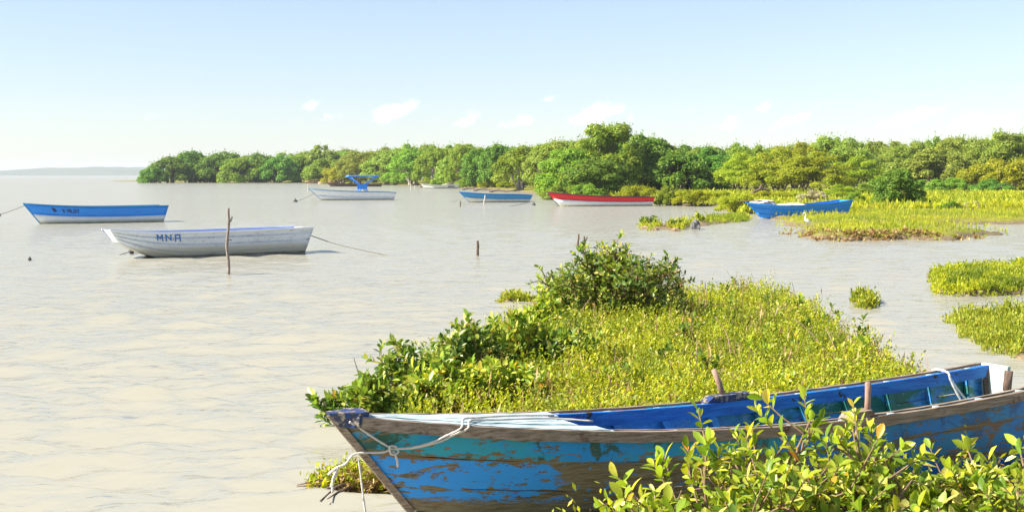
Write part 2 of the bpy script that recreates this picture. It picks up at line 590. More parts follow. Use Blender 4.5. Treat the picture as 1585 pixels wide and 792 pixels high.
m = NT('turbid_water')
v1 = m.coord('Object', (1.1, 1.9, 1))
v2 = m.coord('Object', (4.5, 7.5, 1))
v3 = m.coord('Object', (.25, .5, 1))
b1 = m.noise(v1, 1.0, 2, .5, .3)
b2 = m.noise(v2, 1.2, 2, .5, .2)
b3 = m.noise(v3, 1.0, 3, .55, .4)
big = m.noise(m.coord('Object', (.02, .05, 1)), 1.0, 3, .5)
base = m.ramp(big, [(.3, (.325, .318, .262)), (.7, (.350, .334, .272))])
nb = m.bump(b2, .62, .04)
nb = m.bump(b1, .58, .12, nb)
nb = m.bump(b3, .14, .4, nb)
up_ = m.n('ShaderNodeCombineXYZ')
up_.inputs[2].default_value = 1.0
df = m.n('ShaderNodeBsdfDiffuse')
m.l(base, df.inputs['Color'])
m.l(up_.outputs[0], df.inputs['Normal'])
gl = m.n('ShaderNodeBsdfGlossy')
gl.inputs['Roughness'].default_value = .10
m.l(nb, gl.inputs['Normal'])
fr_ = m.n('ShaderNodeFresnel')
fr_.inputs['IOR'].default_value = 1.33
m.l(nb, fr_.inputs['Normal'])
mx_ = m.n('ShaderNodeMixShader')
# waves shadow one another at low angles: the sea never mirrors fully
m.l(m.math('DIVIDE', fr_.outputs[0], m.math('ADD', 1.0, m.math('MULTIPLY', fr_.outputs[0], .45))), mx_.inputs[0])
m.l(df.outputs[0], mx_.inputs[1])
m.l(gl.outputs[0], mx_.inputs[2])
m.l(mx_.outputs[0], m.out.inputs[0])
M['water'] = m.mat

X, Y, Rr, F = polar(0, 0, np.concatenate([np.geomspace(2, 6.4, 40)[:-1], np.geomspace(6.4, 70, 340), np.geomspace(70, 8000, 60)[1:]]), R(26), 640, 50)
Z = waves(X, Y, Rr)
# calmer in the lee of the islet
lee = np.clip((X - 4.5) / 3, 0, 1) * np.clip((30 - Y) / 8, 0, 1)
Z *= 1 - .75 * lee
W = link('water', np_mesh('water', np.stack([X, Y, Z], -1).reshape(-1, 3), F, M['water'], True))
tag(W, kind='structure')

m = NT('marsh_ground')
v = m.coord('Object')
n1 = m.noise(v, .6, 5, .6)
n2 = m.noise(v, 6, 5, .65)
mud = m.ramp(n2, [(.3, (.10, .075, .045)), (.7, (.26, .20, .12))])
grn = m.ramp(n2, [(.3, (.15, .16, .02)), (.7, (.28, .27, .03))])
tcn = m.n('ShaderNodeTexCoord')
sp = m.n('ShaderNodeSeparateXYZ')
m.l(tcn.outputs['Object'], sp.inputs[0])
gmask = m.math('MULTIPLY', m.step(m.math('ADD', sp.outputs[2], m.math('MULTIPLY', m.math('SUBTRACT', n1, .5), .2)), .08, .2), m.step(n1, .32, .5))
m.principled(m.mix(gmask, mud, grn), .9, .2, m.bump(n2, .6, .03))
M['ground'] = m.mat
X, Y, Rr, F = polar(1.5, 7900, 330, R(40), 420, 40)
Z = ground_z(X, Y)
Z = np.where(Rr > 900, -.8, Z)
G = link('ground', np_mesh('ground', np.stack([X, Y, Z], -1).reshape(-1, 3), F, M['ground'], True))
tag(G, kind='structure')

# far shore
m = NT('far_shore_woods')
n1 = m.noise(m.coord('Object', (1, 1, 3)), .02, 6, .6)
m.principled(m.ramp(n1, [(.3, (.05, .075, .045)), (.7, (.10, .13, .07))]), .95, .1)
M['hill'] = m.mat
mb = MB()
hp = [(-150, 0), (-60, 5), (0, 9), (40, 11), (90, 12.3), (150, 12.8), (200, 12.6), (260, 12), (330, 10.5), (420, 9), (560, 8), (800, 7), (1100, 6)]
D0 = 5200
nx = 240
rows = 9
vv, ff = [], []
for i in range(nx):
    px = -150 + 1250 * i / (nx - 1)
    hh = np.interp(px, [a for a, b in hp], [b for a, b in hp]) / FPX * D0
    hh *= 1 + .05 * math.sin(i * .9) + .04 * math.sin(i * .37 + 1) + .03 * math.sin(i * 2.1)
    for j in range(rows):
        t = j / (rows - 1)
        dd = D0 - 150 + 900 * t
        vv.append(((px - 792.5) / FPX * D0, dd, -1 + (hh + 3.3) * max(0, math.sin(math.pi * t)) ** .5 if 0 < t < 1 else -2))
for i in range(nx - 1):
    for j in range(rows - 1):
        ff.append((i * rows + j, (i + 1) * rows + j, (i + 1) * rows + j + 1, i * rows + j + 1))
mb.add(vv, ff)
tag(mb.build('hill', M['hill'], smooth=True), kind='structure')

# air
m = NT('haze_air')
pv = m.n('ShaderNodeVolumePrincipled')
pv.inputs['Color'].default_value = (.86, .93, 1.0, 1)
pv.inputs['Density'].default_value = 1.4e-4
pv.inputs['Anisotropy'].default_value = 0.0
m.l(pv.outputs[0], m.out.inputs['Volume'])
mb = MB()
mb.box((0, 0, 27), (16600, 16600, 58))
hz = mb.build('haze', m.mat)
tag(hz, 'thin pale blue haze over the bay and shore', 'haze', kind='stuff')

# ------------------------------------------------------------------ foliage building blocks
def leaf_quads(P, D, N, L, Wd):
    """diamond leaves: P base, D direction, N normal (unit), L length, Wd half width"""
    S = np.cross(D, N)
    S /= np.linalg.norm(S, axis=1, keepdims=True) + 1e-9
    L = L[:, None]
    Wd = Wd[:, None]
    a = P
    b = P + D * L * .55 + S * Wd
    c = P + D * L
    d = P + D * L * .55 - S * Wd
    V = np.stack([a, b, c, d], 1).reshape(-1, 3)
    F = np.arange(len(P) * 4).reshape(-1, 4)
    return V, F


def unit(v):
    return v / (np.linalg.norm(v, axis=1, keepdims=True) + 1e-9)


def crown_mesh(name, seed, kind, n, leaf, mat_):
    r = np.random.default_rng(seed)
    # main masses -> clumps -> leaves
    C, RR = [], []
    if kind == 'dome':          # dense, hugging the ground
        ax, cz = (3.6, 3.4, 3.5), 2.3
        k = 90
        for i in range(k):
            d = r.normal(size=3)
            d /= np.linalg.norm(d)
            d[2] = abs(d[2]) * 1.2 - .55
            C.append((d[0] * ax[0] * r.uniform(.75, 1.02), d[1] * ax[1] * r.uniform(.75, 1.02), max(.3, cz + d[2] * ax[2] * r.uniform(.8, 1.05))))
            RR.append(r.uniform(.5, 1.05))
    elif kind == 'spread':      # raised umbrella crown
        for i in range(80):
            a = r.uniform(0, 6.28)
            q = math.sqrt(r.uniform(0, 1))
            z = 5.5 - 2.6 * q ** 2 + r.uniform(-2.1 * q, .45)
            C.append((math.cos(a) * q * 3.6, math.sin(a) * q * 3.4, z))
            RR.append(r.uniform(.45, .95))
    elif kind == 'tall':        # rounded with a raised top
        for i in range(100):
            a = r.uniform(0, 6.28)
            z = r.uniform(.5, 6.0)
            w = 3.4 * math.sqrt(max(.05, 1 - ((z - 2.2) / 4.4) ** 2))
            q = r.uniform(.6, 1.0) if z < 5 else r.uniform(.1, .9)
            C.append((math.cos(a) * q * w, math.sin(a) * q * w, z))
            RR.append(r.uniform(.45, 1.0))
    elif kind == 'layer':       # feathery, flat sprays
        for i in range(60):
            a = r.uniform(0, 6.28)
            q = math.sqrt(r.uniform(0, 1))
            z = r.uniform(.5, 1) * (6.1 - 3.6 * q ** 2)
            C.append((math.cos(a) * q * 3.9, math.sin(a) * q * 3.7, z))
            RR.append(r.uniform(.6, 1.1))
    elif kind == 'bush':        # low broad
        for i in range(34):
            a = r.uniform(0, 6.28)
            q = math.sqrt(r.uniform(0, 1))
            z = r.uniform(.25, .92) * (5.8 - 4.0 * q ** 2) + .2
            C.append((math.cos(a) * q * 3.5, math.sin(a) * q * 3.5, z))
            RR.append(r.uniform(.7, 1.2))
    C = np.array(C)
    RR = np.array(RR)
    k = len(C)
    idx = r.choice(k, n, p=RR ** 2 / (RR ** 2).sum())
    d = unit(r.normal(size=(n, 3)))
    d[:, 2] = np.where(d[:, 2] < -.2, -d[:, 2] * .6, d[:, 2])
    d = unit(d)
    # sub-clumps make the lobes uneven
    sub = unit(r.normal(size=(k * 14, 3))).reshape(k, 14, 3)
    pick = sub[idx, r.integers(0, 14, n)]
    d = unit(d * .75 + pick * .7)
    flat = .55 if kind == 'layer' else .85
    rad = RR[idx] * r.uniform(.5, 1.06, n) ** .6
    P = C[idx] + d * rad[:, None] * np.array([1, 1, flat])
    P[:, 2] = np.maximum(P[:, 2], .02)
    Nn = unit(d + r.normal(size=(n, 3)) * .45 + np.array([0, 0, .35 if kind != 'layer' else .9]))
    D = unit(np.cross(Nn, r.normal(size=(n, 3))))
    # a few sprays poke out of the outline
    Ln = leaf * r.uniform(.7, 1.35, n)
    V, F = leaf_quads(P - D * Ln[:, None] * .5, D, Nn, Ln, Ln * (.36 if kind != 'layer' else .26))
    # spiky sprigs
    ns = n // 60
    j = r.choice(n, ns)
    bp = P[j]
    dirs = unit(d[j] * .8 + np.array([0, 0, .9]) + r.normal(size=(ns, 3)) * .4)
    Vs, Fs = [V], [F]
    off = len(V)
    for q in range(4):
        pp = bp + dirs * (.1 + .16 * q)
        dd = unit(dirs + r.normal(size=(ns, 3)) * .7)
        nn = unit(np.cross(dd, r.normal(size=(ns, 3))))
        l2 = leaf * r.uniform(.6, 1.0, ns)
        v2_, f2_ = leaf_quads(pp, dd, nn, l2, l2 * .3)
        Vs.append(v2_)
        Fs.append(f2_ + off)
        off += len(v2_)
    return np_mesh(name, np.vstack(Vs), np.vstack(Fs), mat_), C, RR


def trunk_mesh(name, seed, C, kind, mat_):
    r = np.random.default_rng(seed)
    mb = MB()
    nst = {'dome': 4, 'spread': 4, 'tall': 3, 'layer': 4, 'bush': 5}[kind]
    forks = []
    for i in range(nst):
        a = 6.28 * i / nst + r.uniform(-.5, .5)
        base = Vector((.22 * math.cos(a), .22 * math.sin(a), -.3))
        top = Vector((math.cos(a) * r.uniform(.8, 1.8), math.sin(a) * r.uniform(.8, 1.8), r.uniform(2.0, 3.2)))
        pts = [base]
        for t in (.2, .4, .6, .8, 1.0):
            w = .28 * math.sin(t * 3.1)
            pts.append(base.lerp(top, t) + Vector((r.uniform(-w, w), r.uniform(-w, w), 0)))
        mb.tube(catmull(pts, 3), list(np.linspace(.19, .08, 16)), 7)
        forks.append((pts[3], pts[-1]))
    for j in r.choice(len(C), min(len(C), 22), replace=False):
        c = Vector(C[j])
        f = min(forks, key=lambda q: (q[1] - c).length)
        s0 = f[0].lerp(f[1], r.uniform(.4, 1))
        mid = s0.lerp(c, .5) + Vector((r.uniform(-.3, .3), r.uniform(-.3, .3), r.uniform(-.25, .25)))
        mb.tube(catmull([s0, mid, c], 3), list(np.linspace(.07, .02, 7)), 5)
    return mb.mesh(name, mat_, True)


PROTO = {}


def proto(key, seed, kind, n, leaf, lm, tm='bark'):
    cm_, C, RR = crown_mesh('crown_' + key, seed, kind, n, leaf, M[lm])
    co = np.empty(len(cm_.vertices) * 3, np.float32)
    cm_.vertices.foreach_get('co', co)
    co = co.reshape(-1, 3)
    PROTO[key] = (cm_, trunk_mesh('trunk_' + key, seed + 50, C, kind, M[tm]), float(np.percentile(co[:, 2], 99.3)), float(2 * np.percentile(np.abs(co[:, 0]), 98.5)))


proto('domeA', 1, 'dome', 16000, .27, 'leaf_dark')
proto('domeB', 2, 'dome', 16000, .27, 'leaf_mid')
proto('spreadA', 3, 'spread', 15000, .27, 'leaf_mid', 'bark_pale')
proto('spreadB', 4, 'spread', 15000, .27, 'leaf_olive')
proto('spreadC', 14, 'spread', 13000, .28, 'leaf_dark')
proto('tallA', 5, 'tall', 20000, .25, 'leaf_mid')
proto('tallB', 6, 'tall', 18000, .28, 'leaf_dark')
proto('layerA', 7, 'layer', 20000, .23, 'leaf_feather')
proto('layerB', 8, 'layer', 20000, .23, 'leaf_olive')
proto('bushA', 9, 'bush', 13000, .26, 'leaf_yellow')
proto('bushB', 10, 'bush', 12000, .30, 'leaf_mid')
proto('bushG', 11, 'bush', 6000, .30, 'leaf_grey')
proto('bushD', 12, 'bush', 12000, .30, 'leaf_dark')
trng = random.Random(7)


def put_tree(key, name, label, cat, x, ybase, ytop, wpx, group=None, Y=None, rz=None, depth=1.0, z0=None):
    p = PX(x, ybase) if Y is None else PD(x, ybase, Y)
    zb = max(-.25, gz(p.x, p.y)) if z0 is None else z0
    top = PD(x, ytop, p.y).z
    H = max(.5, top - zb)
    Wm = wpx / FPX * p.y
    o = empty(name, (p.x, p.y, zb), trng.uniform(0, 6.28) if rz is None else rz)
    cme, tme, PH, PW = PROTO[key]
    sx = Wm / PW
    o.scale = (sx, sx * depth, H / PH)
    link('crown', cme, o)
    link('trunk', tme, o)
    tag(o, label, cat, group)
    return o


# ------------------------------------------------------------------ the mangrove wood
for (x, yb, yt, w, k, lab) in [(236, 283.2, 258, 42, 'domeA', 'lowest small dark mangrove at the very tip of the wooded point'), (262, 283, 244, 70, 'domeA', 'dark mangrove second in from the tip of the wooded point'),
                          (300, 282.6, 236, 84, 'domeA', 'tall dark domed mangrove third in from the tip of the point'), (345, 282.8, 237, 84, 'domeA', 'tall dark domed mangrove fourth in from the tip of the point'),
                          (372, 283, 246, 66, 'domeB', 'lighter low mangrove between the dark domes of the point'), (402, 282.8, 239, 72, 'domeA', 'dark mangrove just inland of the lighter low one on the point'),
                          (432, 283, 243, 60, 'domeA', 'last dark mangrove of the point before the sandy gap'), (462, 282.6, 242, 66, 'domeB', 'lighter rounded mangrove beside the sandy gap of the point')]:
    put_tree(k, 'mangrove_tree', lab, 'tree', x, yb, yt, w, 'mangroves of the wooded point')
for (x, yb, yt, w, k) in [(505, 283.5, 247, 66, 'bushB'), (528, 284.5, 256, 60, 'bushA'), (552, 285, 238, 60, 'layerB'), (500, 282.6, 226, 56, 'spreadB')]:
    put_tree(k, 'shore_tree', {'bushB': 'green sloping bush on the shore right behind the sandy gap', 'bushA': 'low yellow green bush behind the dark moored skiff',
                               'layerB': 'olive green tree behind the blue shade frame', 'spreadB': 'tall olive tree topping the wood behind the white skiff'}[k],
             'tree', x, yb, yt, w)
for (x, yb, yt, w, k, lab) in [(598, 286, 238, 76, 'spreadB', 'spreading olive tree beside the blue shade frame'), (636, 287, 234, 80, 'spreadA', 'spreading pale limbed tree behind the thin twin stakes'),
                          (676, 288, 232, 70, 'spreadA', 'spreading pale limbed tree over the grey skiff'), (706, 289.5, 240, 66, 'spreadB', 'low spreading olive tree beyond the stern of the grey skiff'),
                          (742, 291, 232, 62, 'tallB', 'dark glossy rounded tree behind the bow half of the teal skiff'), (764, 292, 225, 52, 'tallB', 'taller dark glossy tree behind the middle of the teal skiff'),
                          (806, 296, 232, 86, 'spreadA', 'wide spreading pale limbed tree above the thick leaning trunk'), (842, 298, 228, 64, 'spreadB', 'spreading olive tree between the leaning trunk and the red skiff'),
                          (720, 290, 226, 60, 'tallA', 'full mid green tree rising between grey and teal skiffs')]:
    put_tree(k, 'shore_tree', lab, 'tree', x, yb, yt, w, 'trees along the middle shore')
for (x, yb, yt, w, k, lab) in [
        (885, 304, 232, 104, 'tallA', 'bright green full tree behind the bow of the red skiff'),
        (942, 303, 194, 120, 'tallA', 'tallest bright green tree of the wood, with a pointed top'),
        (1000, 302, 211, 96, 'tallB', 'broad green tree beside the tallest pointed tree'),
        (925, 307, 248, 110, 'tallB', 'dark low tree just behind the red skiff'),
        (1048, 303, 236, 110, 'domeA', 'big dark rounded tree above the yellow shore bushes'),
        (1092, 302, 240, 80, 'tallB', 'dark rounded tree where the dark wood meets the feathery trees')]:
    put_tree(k, 'shore_tree', lab, 'tree', x, yb, yt, w)
for (x, yb, yt, w, k, lab) in [(1150, 304, 238, 90, 'layerA', 'feathery yellow green tree next to the dark rounded wood'), (1205, 305, 232, 110, 'layerA', 'feathery yellow green tree behind the black snag'),
                          (1262, 306, 236, 120, 'layerA', 'wide feathery yellow green tree behind the silvery bush'), (1325, 303, 244, 96, 'layerA', 'low feathery tree between the blue boat stern and the dark marsh tree'),
                          (1300, 299, 213, 110, 'layerB', 'taller olive feathery tree rising over the yellow green ones'), (1235, 300, 222, 100, 'layerA', 'taller feathery tree behind the black snag and silvery bush')]:
    put_tree(k, 'feathery_tree', lab, 'tree', x, yb, yt, w, 'feathery trees')
for (x, yb, yt, w, k, lab) in [(1400, 297, 226, 110, 'layerB', 'olive tree directly behind the small dark marsh tree'), (1450, 298, 232, 100, 'spreadB', 'lower olive tree at the end of the pond'),
                          (1486, 296, 216, 110, 'layerB', 'tall olive tree behind the smaller yellow marsh bush'), (1545, 297, 208, 110, 'layerB', 'tall olive tree behind the large yellow marsh bush'),
                          (1600, 297, 203, 120, 'spreadB', 'tallest olive tree past the large yellow marsh bush'), (1660, 297, 208, 120, 'layerB', 'olive tree past the tallest olive tree')]:
    put_tree(k, 'olive_tree', lab, 'tree', x, yb, yt, w, 'olive trees behind the marsh')
for (x, yb, yt, w, k, lab) in [(1512, 300, 262, 76, 'bushA', 'low yellow green bush at the marsh edge, beside the larger one'), (1560, 300, 246, 110, 'bushA', 'large yellow green bush at the marsh edge'),
                          (1640, 301, 250, 120, 'bushA', 'yellow green bush beyond the large one at the marsh edge'), (1536, 302, 278, 60, 'bushD', 'dark green hollow bush in front of the yellow ones')]:
    put_tree(k, 'marsh_bush', lab, 'bush', x, yb, yt, w)
# rows behind, seen over the front trees
SKY = [(215, 276), (240, 256), (290, 241), (330, 238), (380, 243), (440, 239), (480, 230), (540, 227), (580, 232), (620, 230), (660, 219), (700, 225), (750, 228), (800, 230),
       (850, 222), (900, 213), (960, 212), (1000, 212), (1030, 222), (1060, 227), (1110, 225), (1160, 225), (1230, 225), (1290, 216), (1340, 222), (1400, 221), (1450, 214),
       (1500, 211), (1550, 208), (1600, 204), (1800, 204)]
FR = [(212, 380), (480, 380), (560, 330), (640, 275), (700, 250), (790, 190), (850, 165), (1000, 150), (1600, 165), (1800, 165)]
for row, (f, step, dy) in enumerate([(1.16, 34, 5), (1.34, 30, 1)]):
    x = 300 + row * 40
    while x < 1720:
        D = np.interp(x, [a for a, b in FR], [b for a, b in FR]) * f + trng.uniform(-6, 6)
        yt = np.interp(x, [a for a, b in SKY], [b for a, b in SKY]) + dy + trng.uniform(-3, 6)
        k = trng.choice(['spreadA', 'spreadB', 'layerB', 'tallA', 'spreadC'] if x < 1120 else ['layerA', 'layerB', 'spreadB', 'layerB', 'spreadA'])
        w = trng.uniform(52, 84)
        ybase = 271 + 4600 / D
        look = {'spreadA': 'mid green', 'spreadB': 'olive', 'spreadC': 'dark green', 'layerA': 'feathery yellow green', 'layerB': 'feathery olive', 'tallA': 'full green'}[k]
        where = next(b for a, b in ((420, 'the dark point mangroves'), (560, 'the sandy gap'), (720, 'the bare limbed shore trees'), (860, 'the teal skiff shore'), (1010, 'the tallest pointed tree'),
                                    (1120, 'the big dark rounded tree'), (1340, 'the blue boat marsh'), (9999, 'the yellow marsh bushes')) if x < a)
        put_tree(k, 'wood_tree', look + ' tree ' + ('in the wood behind ' if row == 0 else 'deeper in the wood behind ') + where, 'tree', x, ybase, yt, w, 'trees further back in the wood')
        x += step * trng.uniform(.7, 1.25)
# under-storey along the waterline
for (x, yb, yt, w, k, nm, lab) in [
        (870, 309, 288, 60, 'bushB', 'shore_bush', 'light green bush hanging over the bow of the red skiff'),
        (905, 309, 286, 60, 'bushB', 'shore_bush', 'fresh green bush behind the middle of the red skiff'),
        (985, 313, 288, 60, 'bushA', 'shore_bush', 'yellow green bush behind the stern of the red skiff'),
        (1035, 318, 289, 44, 'bushB', 'shore_bush', 'small dark stemmed bush beside the stern of the red skiff'),
        (1072, 319, 294, 56, 'bushA', 'shore_bush', 'low yellow bush on the bank between red skiff and blue boat'),
        (1105, 316, 296, 50, 'bushA', 'shore_bush', 'smaller yellow bush in front of the dark rounded tree'),
        (1138, 330, 302, 62, 'bushA', 'shore_bush', 'yellow brown bush just beyond the bow of the blue boat'),
        (1190, 318, 296, 70, 'bushA', 'shore_bush', 'bright low bush behind the bow of the blue boat'),
        (1235, 317, 299, 60, 'bushA', 'shore_bush', 'bright low bush behind the middle of the blue boat'),
        (1262, 324, 295, 56, 'bushG', 'silver_bush', 'silvery pale leaved bush behind the blue boat'),
        (1300, 316, 286, 60, 'layerA', 'shore_bush', 'feathery bush behind the stern of the blue boat'),
        (1322, 326, 298, 40, 'bushB', 'shore_bush', 'green bush at the stern of the blue boat'),
        (1470, 332, 312, 36, 'bushD', 'shore_bush', 'small dark green bush on the bright marsh'),
        (1505, 331, 315, 40, 'bushG', 'silver_bush', 'small grey dry bush on the bright marsh'),
        (1440, 301, 278, 60, 'bushB', 'shore_bush', 'green bush filling the foot of the lower olive tree by the pond'),
        (1478, 301, 276, 54, 'bushB', 'shore_bush', 'green bush between the pond end and the yellow marsh bushes'),
        (1345, 309, 284, 60, 'bushB', 'shore_bush', 'green bush between the feathery trees and the dark marsh tree'),
        (690, 289.6, 272, 46, 'bushB', 'shore_bush', 'green bush at the waterline behind the grey skiff'),
        (725, 291, 274, 46, 'bushB', 'shore_bush', 'green bush at the waterline short of the teal skiff bow'),
        (612, 286.4, 268, 50, 'bushB', 'shore_bush', 'green bush at the waterline beyond the stern of the white skiff'),
        (755, 292, 280, 34, 'bushA', 'shore_bush', 'tiny yellow bush under the dark glossy tree'),
        (785, 293, 281, 34, 'bushA', 'shore_bush', 'tiny yellow bush under the pale limbed tree'),
        (848, 303, 280, 40, 'bushB', 'shore_bush', 'light green shore bush left of the red skiff bow')]:
    put_tree(k, nm, lab.replace('left of', 'short of'), 'bush', x, yb, yt, w)
put_tree('tallB', 'marsh_tree', 'small dark glossy tree standing on the bright marsh', 'tree', 1385, 326, 264, 74)
put_tree('bushD', 'shore_bush', 'dark low bush leaning against the small marsh tree', 'bush', 1412, 326, 296, 62)

# ------------------------------------------------------------------ ground cover
def in_poly(poly, n, seed, margin=0.0):
    r = np.random.default_rng(seed)
    lo, hi = poly.min(0) - .3, poly.max(0) + .3
    out = []
    tot = 0
    while tot < n:
        q = r.uniform(lo, hi, (n * 2, 2))
        sd = sdist(poly, q[:, 0], q[:, 1]) + wob(q[:, 0], q[:, 1], 1.5, 5) * .25
        q = q[sd > margin]
        out.append(q)
        tot += len(q)
        if len(q) == 0:
            break
    return np.vstack(out)[:n]


def sprigs(P, H, nl, leaf, seed, elev=(15, 70), wid=.24, lean=.25):
    """upright stalks carrying nl leaves each"""
    r = np.random.default_rng(seed)
    n = len(P)
    ln = r.normal(size=(n, 2)) * lean
    Ps, Ds, Ns, Ls = [], [], [], []
    for q in range(nl):
        t = (q + r.uniform(0, 1, n)) / nl
        t = .25 + .75 * t
        p = np.column_stack([P[:, 0] + ln[:, 0] * H * t, P[:, 1] + ln[:, 1] * H * t, P[:, 2] + H * t * .92])
        a = r.uniform(0, 6.283, n)
        e = np.radians(r.uniform(elev[0], elev[1], n))
        D = np.column_stack([np.cos(a) * np.cos(e), np.sin(a) * np.cos(e), np.sin(e)])
        N = unit(np.column_stack([-np.cos(a) * np.sin(e), -np.sin(a) * np.sin(e), np.cos(e)]) + r.normal(size=(n, 3)) * .3)
        Ps.append(p)
        Ds.append(D)
        Ns.append(N)
        Ls.append(leaf * r.uniform(.65, 1.3, n))
    Ls = np.concatenate(Ls)
    return leaf_quads(np.vstack(Ps), np.vstack(Ds), np.vstack(Ns), Ls, Ls * wid)


def cover(name, label, cat, poly, n, hrange, nl, leaf, mat_, seed, margin=0.0, keep=None, sink=.03, hs=1.1, fade=0.0, **k):
    q = in_poly(poly, n, seed, margin)
    if keep is not None:
        q = q[keep(q[:, 0], q[:, 1])]
    z = ground_z(q[:, 0], q[:, 1])
    ok = z > -.12
    q, z = q[ok], np.maximum(z[ok], -.05)
    r = np.random.default_rng(seed + 1)
    H = hrange[0] + (hrange[1] - hrange[0]) * np.clip(.5 + .6 * wob(q[:, 0], q[:, 1], hs, seed + 2) + r.normal(size=len(q)) * .15, 0, 1.15)
    if fade:
        sd = sdist(poly, q[:, 0], q[:, 1]) + wob(q[:, 0], q[:, 1], .9, 15) * fade * .6
        e = np.clip(sd / fade + .3, 0, 1)
        ok = r.uniform(size=len(q)) < .12 + .88 * e
        q, z, H = q[ok], z[ok], (H * (.45 + .55 * e))[ok]
    H = H * (.45 + 1.0 * np.sqrt(np.abs(wob(q[:, 0], q[:, 1], .9 if hs < 3 else 4.0, seed + 7))) + .12 * r.normal(size=len(H)))
    V, F = sprigs(np.column_stack([q, z - sink]), H, nl, leaf, seed + 3, **k)
    o = link(name, np_mesh(name, V, F, mat_))
    tag(o, label, cat, kind='stuff')
    return o


behind_boat = lambda x, y: (y > 7.95 + (x + 1.0) * .555 + .25) & (y > 8.8)
cover('succulent_cover', 'bright yellow green succulent ground cover on the marsh islet behind the old boat', 'plants', ISLE, 60000, (.03, .33), 9, .036, M['succulent'], 21, fade=.7,
      keep=lambda x, y: behind_boat(x, y) & ((wob(x, y, 1.1, 77) > -.30) & (wob(x, y, .35, 78) > -.45)), elev=(20, 75), wid=.25)
cover('creeping_cover', 'duller green creeping plants between the succulents on the marsh islet', 'plants', ISLE, 12000, (.06, .38), 9, .05, M['succulent_green'], 31, fade=.5,
      keep=lambda x, y: behind_boat(x, y) & (wob(x, y, 2.2, 61) > .0), wid=.26)
cover('dead_litter', 'brown dead stems and litter among the islet plants', 'litter', ISLE, 8000, (.04, .26), 5, .06, M['leaf_brown'], 41,
      keep=lambda x, y: (y > 5.0) & ((wob(x, y, 1.1, 77) < -.3) | (wob(x, y, .6, 62) > .55)), wid=.12, elev=(-20, 60))
cover('dead_stalks', 'pale dead stalks standing among the islet plants', 'stalks', ISLE, 5200, (.05, .30), 3, .15, M['leaf_brown'], 43,
      keep=lambda x, y: behind_boat(x, y) & (wob(x, y, .9, 64) > .05), wid=.04, elev=(45, 88), fade=.3)
cover('front_cover', 'small yellow green plants at the foot of the near shrubs', 'plants', ISLE, 9000, (.15, .5), 9, .045, M['succulent'], 46,
      keep=lambda x, y: (y > 4.6) & (y < 6.9 + (x + 1.0) * .5 - .35) & (x > .2) & (x < 4.6), wid=.2)
cover('marsh_cushion', 'round yellow green cushion of marsh plants in the shallow channel', 'plants', ISLET1, 11000, (.06, .25), 9, .055, M['succulent'], 51, fade=.6, wid=.2, elev=(35, 82))
cover('reed_cover', 'thin pale green shoots standing in the shallow water beside the channel', 'plants', ISLET2, 6500, (.05, .24), 6, .06, M['succulent_green'], 56, fade=.8, wid=.16, elev=(40, 85))
cover('channel_tuft', 'lone small green tuft standing in the middle of the channel', 'plants', ISLET3, 420, (.06, .20), 7, .08, M['succulent_green'], 61, wid=.18, elev=(35, 85))
cover('shore_tuft', 'lone brownish green tuft in the water beside the round shrub', 'plants', ISLET4, 520, (.05, .17), 7, .07, M['succulent_green'], 66, wid=.2)
cover('bank_cover', 'yellow green plants on the far bank of the channel', 'plants', RIGHTBANK, 1500, (.1, .3), 7, .1, M['succulent'], 71, wid=.2)
cover('spit_cover', 'yellow green grass on the low spit before the blue boat', 'plants', SPIT, 3800, (.05, .24), 6, .14, M['marsh_grass'], 76, wid=.12, elev=(40, 85),
      keep=lambda x, y: (x > 10.5) | (wob(x, y, 2, 3) > .3))
q = FAR_LAND
marsh = np.vstack([ring([(1010, 317), (1040, 320), (1110, 321), (1122, 330), (1150, 334), (1172, 332), (1186, 337), (1215, 341), (1205, 349), (1240, 352), (1212, 362), (1225, 367), (1300, 374), (1400, 372), (1480, 375),
                         (1585, 363), (1500, 358), (1452, 353), (1490, 348), (1600, 347), (1700, 349)]), np.array([(60, 80), (75, 135), (30, 150), (9, 130)])])
near_m = lambda x, y: y < 75
cover('marsh_grass', 'bright yellow green grass of the marsh around the grounded blue boat', 'grass', marsh, 60000, (.03, .24), 5, .14, M['marsh_grass'], 81, margin=-.3, hs=6.0, fade=2.2, keep=near_m, wid=.10, elev=(45, 88))
cover('distant_grass', 'flat yellow green grass between the pond and the back wood', 'grass', marsh, 26000, (.12, .38), 5, .34, M['marsh_grass'], 86, keep=lambda x, y: (y >= 75) & (sdist(POND, x, y) < -1), wid=.13, elev=(35, 88))
edge = np.vstack([ring([(1212, 362), (1225, 368), (1300, 376), (1400, 374), (1480, 377), (1545, 370)]), ring([(1540, 367), (1480, 372), (1400, 369), (1300, 370), (1225, 363)])])
cover('shore_litter', 'brown dead leaves and seaweed along the front edge of the marsh', 'litter', edge, 1300, (.02, .14), 6, .13, M['leaf_brown'], 91, margin=-.3, wid=.25, elev=(-10, 60), keep=lambda x, y: wob(x, y, 2.5, 8) > -.1)


